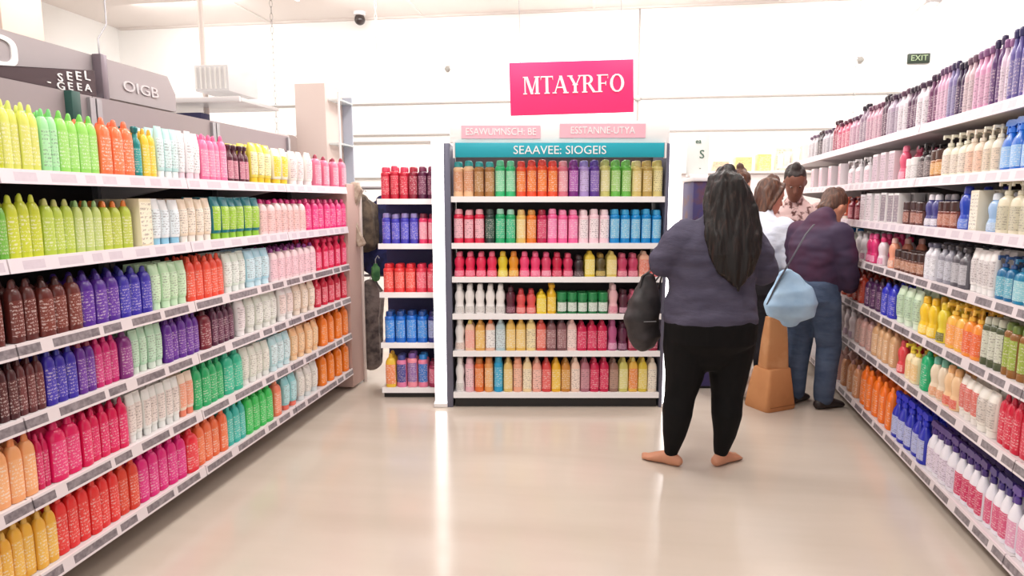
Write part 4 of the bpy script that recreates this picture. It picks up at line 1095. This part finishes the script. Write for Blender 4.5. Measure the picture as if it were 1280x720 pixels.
person('barefoot person with long black hair in slate t-shirt and black leggings, back turned', (1.07, 3.40, 0), 0, dict(
  voxel=.008, head=(.05, .03, 1.49), face=(.12, .98, -.12), up=(0, 0, 1), neck=(.01, 0, 1.33), hs=.98,
  torso=([(0, 0, .84), (0, 0, .92), (0, .01, 1.02), (0, .01, 1.14), (.0, 0, 1.22), (.01, -.005, 1.295), (.015, -.01, 1.36)],
         [(.252, .19), (.24, .175), (.228, .165), (.226, .16), (.218, .155), (.165, .125), (.08, .08)]), fold=.012,
  armL=([(-.145, 0, 1.265), (-.205, .0, 1.21), (-.25, .02, 1.14), (-.264, .03, 1.10), (-.25, .10, 1.085), (-.20, .24, 1.10)], [.078, .072, .062, .052, .042, .03]),
  armR=([(.16, 0, 1.265), (.225, .0, 1.19), (.27, .02, 1.11), (.284, .04, 1.06), (.26, .12, 1.05), (.2, .23, 1.08)], [.078, .072, .064, .054, .042, .03]),
  handL=((.3, 1, .1), (.9, 0, -.3), .5, -1), handR=((-.5, 1, .2), (-.9, 0, -.3), .5, 1), sleeveL=2.25, sleeveR=2.7,
  legL=([(-.112, 0, .80), (-.122, .0, .66), (-.13, .0, .5), (-.15, -.005, .40), (-.165, -.02, .3), (-.178, -.015, .18), (-.187, 0, .075)], [.132, .122, .098, .08, .078, .058, .036]),
  legR=([(.112, 0, .80), (.118, .0, .66), (.112, .0, .5), (.108, -.005, .40), (.105, -.02, .3), (.1, -.015, .18), (.09, 0, .075)], [.132, .122, .098, .08, .078, .058, .036]),
  hips=([(0, 0, .98), (0, .0, .9), (0, -.01, .8), (0, -.01, .72), (0, 0, .66)], [(.19, .13), (.212, .15), (.244, .182), (.24, .178), (.19, .13)]),
  yawL=-.95, yawR=.95, leg_stop=.95, fs=.86, skin=skin_mat('brown_skin', (196, 136, 106)), top=tee, pants=black, hair=hair_long, hairm=mhair, hstretch=(1, 1, .12), hdisp=.012))
# black shoulder bag hanging from her forearm
t = thing('shoulder_bag', 'slouchy black bag hanging by its straps from the long-haired person\'s forearm', 'bag', (.735, 3.52, 0), .15)
b = NB(); sweep(b, [(0, 0, .665), (0, 0, .70), (-.005, 0, .8), (0, 0, .9), (.01, 0, .98), (.015, 0, 1.03)], [(.07, .05), (.093, .075), (.098, .08), (.085, .07), (.06, .045), (.035, .02)], n=24, e=2.4)
obj('pouch', fuse(b, .008, 2, .022, 4, 8), noisy(mat('black_nylon', (36, 32, 34), .6), (58, 52, 54), 9, .4, .7, .3), t)
for sx in (-.03, .03):
    b = NB(); sweep(b, [(sx-.015, -.02, .93), (sx+.01, -.01, 1.04), (.075, 0, 1.1), (.1, .01, 1.13), (.115, .03, 1.06), (sx+.06, .02, .96)], [(.009, .004)]*6, side=(0, 1, 0), n=8)
    obj('strap', b, mat('black_strap', (30, 26, 28), .5), t)
b = NB(); box(b, -.03, .04, -.09, -.08, .8, .803); obj('zip', b, msteel, t)

def hair_bob(ln=.16, w_=.1):
    def f(b, H):
        sweep(b, [H(0, -.02, .128), H(0, -.02, .1), H(0, -.025, .05), H(0, -.045, 0), H(0, -.055, -.06), H(0, -.055, -ln)],
              [(.045, .05), (.075, .088), (.09, .096), (.09, .075), (.082, .055), (w_*.7, .035)], side=H(1, 0, 0)-H(0, 0, 0), n=22, mod=lambda a: 1+.03*math.sin(9*a))
        for sg in (-1, 1):
            sweep(b, [H(sg*.05, .04, .1), H(sg*.082, .01, .05), H(sg*.088, -.01, -.02), H(sg*.08, -.03, -ln*.8)], [.025, .022, .02, .014], n=8)
    return f
def hair_short(b, H):
    sweep(b, [H(0, -.012, .13), H(0, -.014, .11), H(0, -.018, .07), H(0, -.028, .02), H(0, -.05, -.03)],
          [(.04, .05), (.072, .088), (.084, .1), (.083, .082), (.062, .045)], side=H(1, 0, 0)-H(0, 0, 0), n=22)
# local frame: x right, y forward
jacket = noisy(mat('plum_navy_jacket', (56, 42, 68), .8), (80, 32, 58), 3.5, .42, .68, .4)
jeans = cloth_mat('blue_denim', (60, 74, 98), (84, 98, 122))
ps = person('stooping person in plum jacket and blue jeans leaning toward the right shelving', (2.13, 4.45, 0), -1.0, dict(
  voxel=.01, head=(-.02, .17, 1.40), face=(.1, .75, -.62), up=(0, .55, .8), neck=(0, .06, 1.28), top_name='jacket', pants_name='jeans',
  torso=([(0, -.02, .82), (0, -.02, .92), (0, -.04, 1.02), (0, -.04, 1.13), (0, -.01, 1.22), (0, .03, 1.29), (0, .07, 1.34)],
         [(.17, .13), (.175, .14), (.17, .135), (.175, .13), (.175, .115), (.13, .09), (.07, .07)]), fold=.010,
  armL=([(-.15, .0, 1.24), (-.185, .01, 1.12), (-.19, .04, 1.0), (-.18, .07, .94), (-.13, .14, .93), (-.06, .19, .95)], [.066, .06, .055, .048, .04, .03]),
  armR=([(.15, .0, 1.24), (.19, .01, 1.1), (.195, .04, .97), (.19, .07, .9), (.17, .13, .87), (.13, .19, .87)], [.066, .06, .055, .048, .04, .03]),
  handL=((.2, 1, .1), (0, 0, -1), .4, 1), handR=((0, 1, 0), (0, 0, -1), .4, -1), sleeveL=4.9, sleeveR=4.9,
  legL=([(-.085, -.02, .78), (-.09, -.01, .6), (-.09, 0, .45), (-.09, -.02, .3), (-.09, -.03, .16), (-.09, -.03, .075)], [.098, .09, .078, .07, .068, .062]),
  legR=([(.085, -.02, .78), (.09, .02, .6), (.095, .05, .45), (.1, .03, .3), (.1, .02, .16), (.1, .02, .075)], [.098, .09, .078, .07, .068, .062]),
  hips=([(0, -.02, .96), (0, -.03, .88), (0, -.03, .78), (0, -.02, .72)], [(.155, .12), (.172, .14), (.176, .14), (.13, .1)]),
  yawL=-.15, yawR=.2, leg_stop=.9, toes=False, skin=skin_mat('tan_skin', (206, 140, 112)), top=jacket, pants=jeans, shoes=mat('dark_shoe_leather', (44, 34, 34), .5),
  hair=hair_short, hairm=mbrown, top_extra=[(([(0, .0, 1.28), (0, .02, 1.32), (0, .05, 1.35)], [(.12, .09), (.1, .085), (.08, .07)]), dict(n=20))]))
# light blue bag
t = thing('tote_bag', 'pale blue sling bag on the back of the person in the plum jacket', 'bag', (1.84, 4.17, 0), -.1)
b = NB(); sweep(b, [(0, 0, .665), (0, 0, .70), (0, 0, .78), (-.01, .0, .87), (-.03, .0, .93), (-.05, .0, .985)], [(.06, .04), (.15, .07), (.175, .085), (.14, .075), (.09, .05), (.05, .03)], n=26, e=2.3)
obj('pouch', fuse(b, .009, 2, .01, 9, 8), noisy(mat('pale_blue_canvas', (176, 206, 230), .8), (146, 180, 212), 6, .4, .7, .3), t)
b = NB(); sweep(b, [(-.16, -.02, .78), (-.1, -.03, .93), (-.02, -.05, 1.1), (.06, -.02, 1.24), (.12, .02, 1.3)], [(.014, .004)]*5, side=(0, 1, 0), n=8); obj('strap', b, mat('dark_strap', (46, 42, 54), .6), t)
t = thing('paper_bag', 'tall tan paper bag standing on the brown carton behind the jeans', 'bag', (1.85, 4.42, .29), .15)
b = NB(); rs = [ring(b, Vector((0.0, 0, z)), Vector((1, 0, 0)), Vector((0, 1, 0)), rx, ry, 24, 7) for z, rx, ry in ((0, .088, .06), (.01, .09, .062), (.2, .08, .05), (.36, .066, .03))]; bridge(b, rs)
obj('bag_body', b, noisy(mat('kraft_paper', (198, 140, 92), .75), (222, 170, 124), 5, .45, .75, .2), t)
for y in (-.03, .03):
    b = NB(); sweep(b, [(-.03, y, .34), (-.025, y, .4), (.025, y, .4), (.03, y, .34)], [.003]*4, side=(0, 1, 0), n=6); obj('handle', b, mat('twisted_paper', (180, 130, 90), .8), t)
t = thing('cardboard_carton', 'brown paper carton on the floor under the tall tan bag', 'carton', (1.84, 4.42, 0), .42)
b = NB(); rs = [ring(b, Vector((sh, 0, z)), Vector((1, 0, 0)), Vector((0, 1, 0)), rx, ry, 28, 9) for z, rx, ry, sh in ((0, .135, .11, 0), (.012, .14, .115, 0), (.16, .12, .1, .0), (.285, .1, .085, .005), (.29, .095, .08, .005))]; bridge(b, rs)
obj('box_body', b, noisy(mat('brown_card', (204, 142, 92), .75), (186, 124, 76), 4, .4, .7, .15), t)
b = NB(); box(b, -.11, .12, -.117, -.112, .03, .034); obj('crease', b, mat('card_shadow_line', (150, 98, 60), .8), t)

wht = cloth_mat('white_blue_cotton', (226, 228, 238), (204, 210, 226))
person('person in a pale top with a brown bob, leaning toward the right shelving', (1.85, 4.8, 0), -.85, dict(
  voxel=.011, head=(.0, .14, 1.49), face=(.35, .8, -.35), up=(0, .25, .95), neck=(0, .05, 1.32), pants_name='trousers',
  torso=([(0, 0, .84), (0, 0, .92), (0, .0, 1.02), (0, .0, 1.13), (0, .02, 1.23), (0, .04, 1.31), (0, .06, 1.36)],
         [(.19, .14), (.19, .14), (.18, .135), (.185, .13), (.195, .12), (.15, .09), (.07, .07)]), fold=.014,
  armL=([(-.18, .02, 1.26), (-.23, .03, 1.14), (-.24, .05, 1.02), (-.22, .12, .95), (-.14, .24, .98), (-.08, .32, 1.02)], [.072, .064, .055, .048, .04, .03]),
  armR=([(.18, .02, 1.26), (.23, .03, 1.14), (.24, .05, 1.02), (.22, .12, .95), (.16, .24, .98), (.1, .32, 1.02)], [.072, .064, .055, .048, .04, .03]),
  handL=((.3, 1, .2), (0, 0, -1), .4, 1), handR=((-.3, 1, .2), (0, 0, -1), .4, -1), sleeveL=2.3, sleeveR=2.3,
  legL=([(-.09, 0, .8), (-.095, .0, .6), (-.095, 0, .45), (-.095, -.02, .3), (-.095, -.01, .16), (-.095, 0, .075)], [.11, .1, .085, .075, .065, .055]),
  legR=([(.09, 0, .8), (.095, .0, .6), (.095, 0, .45), (.095, -.02, .3), (.095, -.01, .16), (.095, 0, .075)], [.11, .1, .085, .075, .065, .055]),
  hips=([(0, 0, .96), (0, -.01, .88), (0, -.01, .78), (0, 0, .7)], [(.165, .13), (.185, .15), (.185, .15), (.14, .11)]),
  yawL=-.2, yawR=.2, toes=False, skin=skin_mat('rosy_skin', (214, 142, 120)), top=wht, pants=cloth_mat('black_trousers', (30, 28, 32), (42, 38, 44)), shoes=mat('black_shoe', (28, 26, 28), .5), hair=hair_bob(.15, .11), hairm=mbrown))
person('dark-haired person in a pink patterned top looking down behind the stooping person', (2.37, 5.42, 0), 2.7, dict(
  voxel=.011, head=(.0, .12, 1.60), face=(-.1, .85, -.5), up=(0, .3, .95), neck=(0, .04, 1.44), pants_name='trousers', hs=1.05,
  torso=([(0, 0, .9), (0, 0, .98), (0, .0, 1.1), (0, .0, 1.22), (0, .01, 1.33), (0, .02, 1.41), (0, .04, 1.46)],
         [(.17, .13), (.17, .13), (.17, .125), (.18, .125), (.19, .12), (.15, .09), (.07, .07)]), fold=.014,
  armL=([(-.19, .02, 1.36), (-.23, .03, 1.22), (-.235, .08, 1.1), (-.21, .14, 1.04), (-.12, .24, 1.1), (-.07, .3, 1.16)], [.07, .062, .054, .048, .04, .03]),
  armR=([(.19, .02, 1.36), (.23, .03, 1.22), (.235, .08, 1.1), (.21, .14, 1.04), (.12, .24, 1.1), (.07, .3, 1.16)], [.07, .062, .054, .048, .04, .03]),
  handL=((.3, 1, .4), (0, 0, -1), .5, 1), handR=((-.3, 1, .4), (0, 0, -1), .5, -1), sleeveL=3.5, sleeveR=3.5,
  legL=([(-.09, 0, .86), (-.095, .0, .65), (-.095, 0, .48), (-.095, -.02, .32), (-.095, -.01, .16), (-.095, 0, .075)], [.1, .095, .08, .07, .062, .055]),
  legR=([(.09, 0, .86), (.095, .0, .65), (.095, 0, .48), (.095, -.02, .32), (.095, -.01, .16), (.095, 0, .075)], [.1, .095, .08, .07, .062, .055]),
  hips=([(0, 0, 1.0), (0, -.01, .92), (0, -.01, .82), (0, 0, .75)], [(.155, .12), (.17, .14), (.17, .14), (.13, .1)]),
  yawL=-.2, yawR=.2, toes=False, skin=skin_mat('deep_brown_skin', (124, 78, 62)), top=noisy(mat('pink_pattern_cloth', (226, 196, 192), .8), (110, 70, 66), 22, .5, .6), pants=cloth_mat('dark_trousers', (36, 34, 44), (50, 46, 56)), shoes=mat('black_shoe', (28, 26, 28), .5), hair=hair_short, hairm=mat('dark_hair', (40, 28, 26), .6)))
def hair_bun(b, H):
    hair_short(b, H); sweep(b, [H(0, -.04, .15), H(0, -.05, .165)], [.035, .03], n=14)
person('person with brown hair pinned up, mostly hidden behind the brown bob', (2.02, 5.75, 0), -.5, dict(
  voxel=.013, head=(.0, .06, 1.59), face=(.3, .9, -.2), up=(0, .15, 1), neck=(0, .0, 1.42), pants_name='trousers',
  torso=([(0, 0, .9), (0, 0, .98), (0, .0, 1.1), (0, .0, 1.22), (0, .01, 1.33), (0, .01, 1.39), (0, .01, 1.44)],
         [(.17, .13), (.17, .13), (.16, .12), (.17, .12), (.18, .11), (.14, .09), (.07, .07)]), fold=.012,
  armL=([(-.18, .0, 1.34), (-.22, .0, 1.2), (-.23, .02, 1.08), (-.22, .05, 1.0), (-.2, .12, .9), (-.19, .18, .85)], [.065, .06, .05, .045, .038, .028]),
  armR=([(.18, .0, 1.34), (.22, .0, 1.2), (.23, .02, 1.08), (.22, .05, 1.0), (.2, .12, .9), (.19, .18, .85)], [.065, .06, .05, .045, .038, .028]),
  handL=((0, .7, -.6), (1, 0, 0), .4, -1), handR=((0, .7, -.6), (-1, 0, 0), .4, 1), sleeveL=3.5, sleeveR=3.5,
  legL=([(-.09, 0, .86), (-.095, .0, .65), (-.095, 0, .48), (-.095, -.02, .32), (-.095, -.01, .16), (-.095, 0, .075)], [.1, .095, .08, .07, .062, .055]),
  legR=([(.09, 0, .86), (.095, .0, .65), (.095, 0, .48), (.095, -.02, .32), (.095, -.01, .16), (.095, 0, .075)], [.1, .095, .08, .07, .062, .055]),
  hips=([(0, 0, 1.0), (0, -.01, .92), (0, -.01, .82), (0, 0, .75)], [(.155, .12), (.17, .14), (.17, .14), (.13, .1)]),
  yawL=-.2, yawR=.2, toes=False, skin=skin_mat('warm_skin', (206, 150, 128)), top=cloth_mat('cream_knit', (224, 206, 196), (206, 186, 176)), pants=cloth_mat('grey_trousers', (70, 66, 72), (84, 80, 88)), shoes=mat('black_shoe', (28, 26, 28), .5), hair=hair_bun, hairm=mbrown))
# crumpled bags on the floor between the people
for (nm, lb, cat, x, y, s, c1, c2) in (('plastic_bag', 'crumpled white plastic bag on the floor beside the brown carton', 'bag', 1.735, 4.6, (.09, .07, .13), (232, 218, 210), (206, 184, 172)),
                              ('crumpled_coat', 'rumpled brown patterned cloth heaped behind the white plastic bag', 'clothing', 1.80, 5.14, (.17, .12, .2), (150, 122, 112), (92, 70, 68))):
    t = thing(nm, lb, cat, (x, y, 0), .3)
    b = NB(); sweep(b, [(0, 0, s[2]*.28), (.01, 0, s[2]*.6), (0.02, 0, s[2]*.95)], [(s[0], s[1]), (s[0]*.9, s[1]*.9), (s[0]*.4, s[1]*.4)], n=20)
    me = fuse(b, .01, 1, .05, 6, 11)
    zmin = min(v.co.z for v in me.vertices)
    for v in me.vertices: v.co.z -= zmin
    obj('folds', me, noisy(mat(nm+'_cloth', c1, .7), c2, 10, .42, .6, .4), t)
    b = NB(); sweep(b, [(s[0]*.2, 0, s[2]*.75), (s[0]*.5, 0, s[2]*1.15), (s[0]*.8, 0, s[2]*.7)], [.012]*3, side=(0, 1, 0), n=8); obj('handle' if cat == 'bag' else 'sleeve', b, mat(nm+'_cloth2', c2, .7), t)
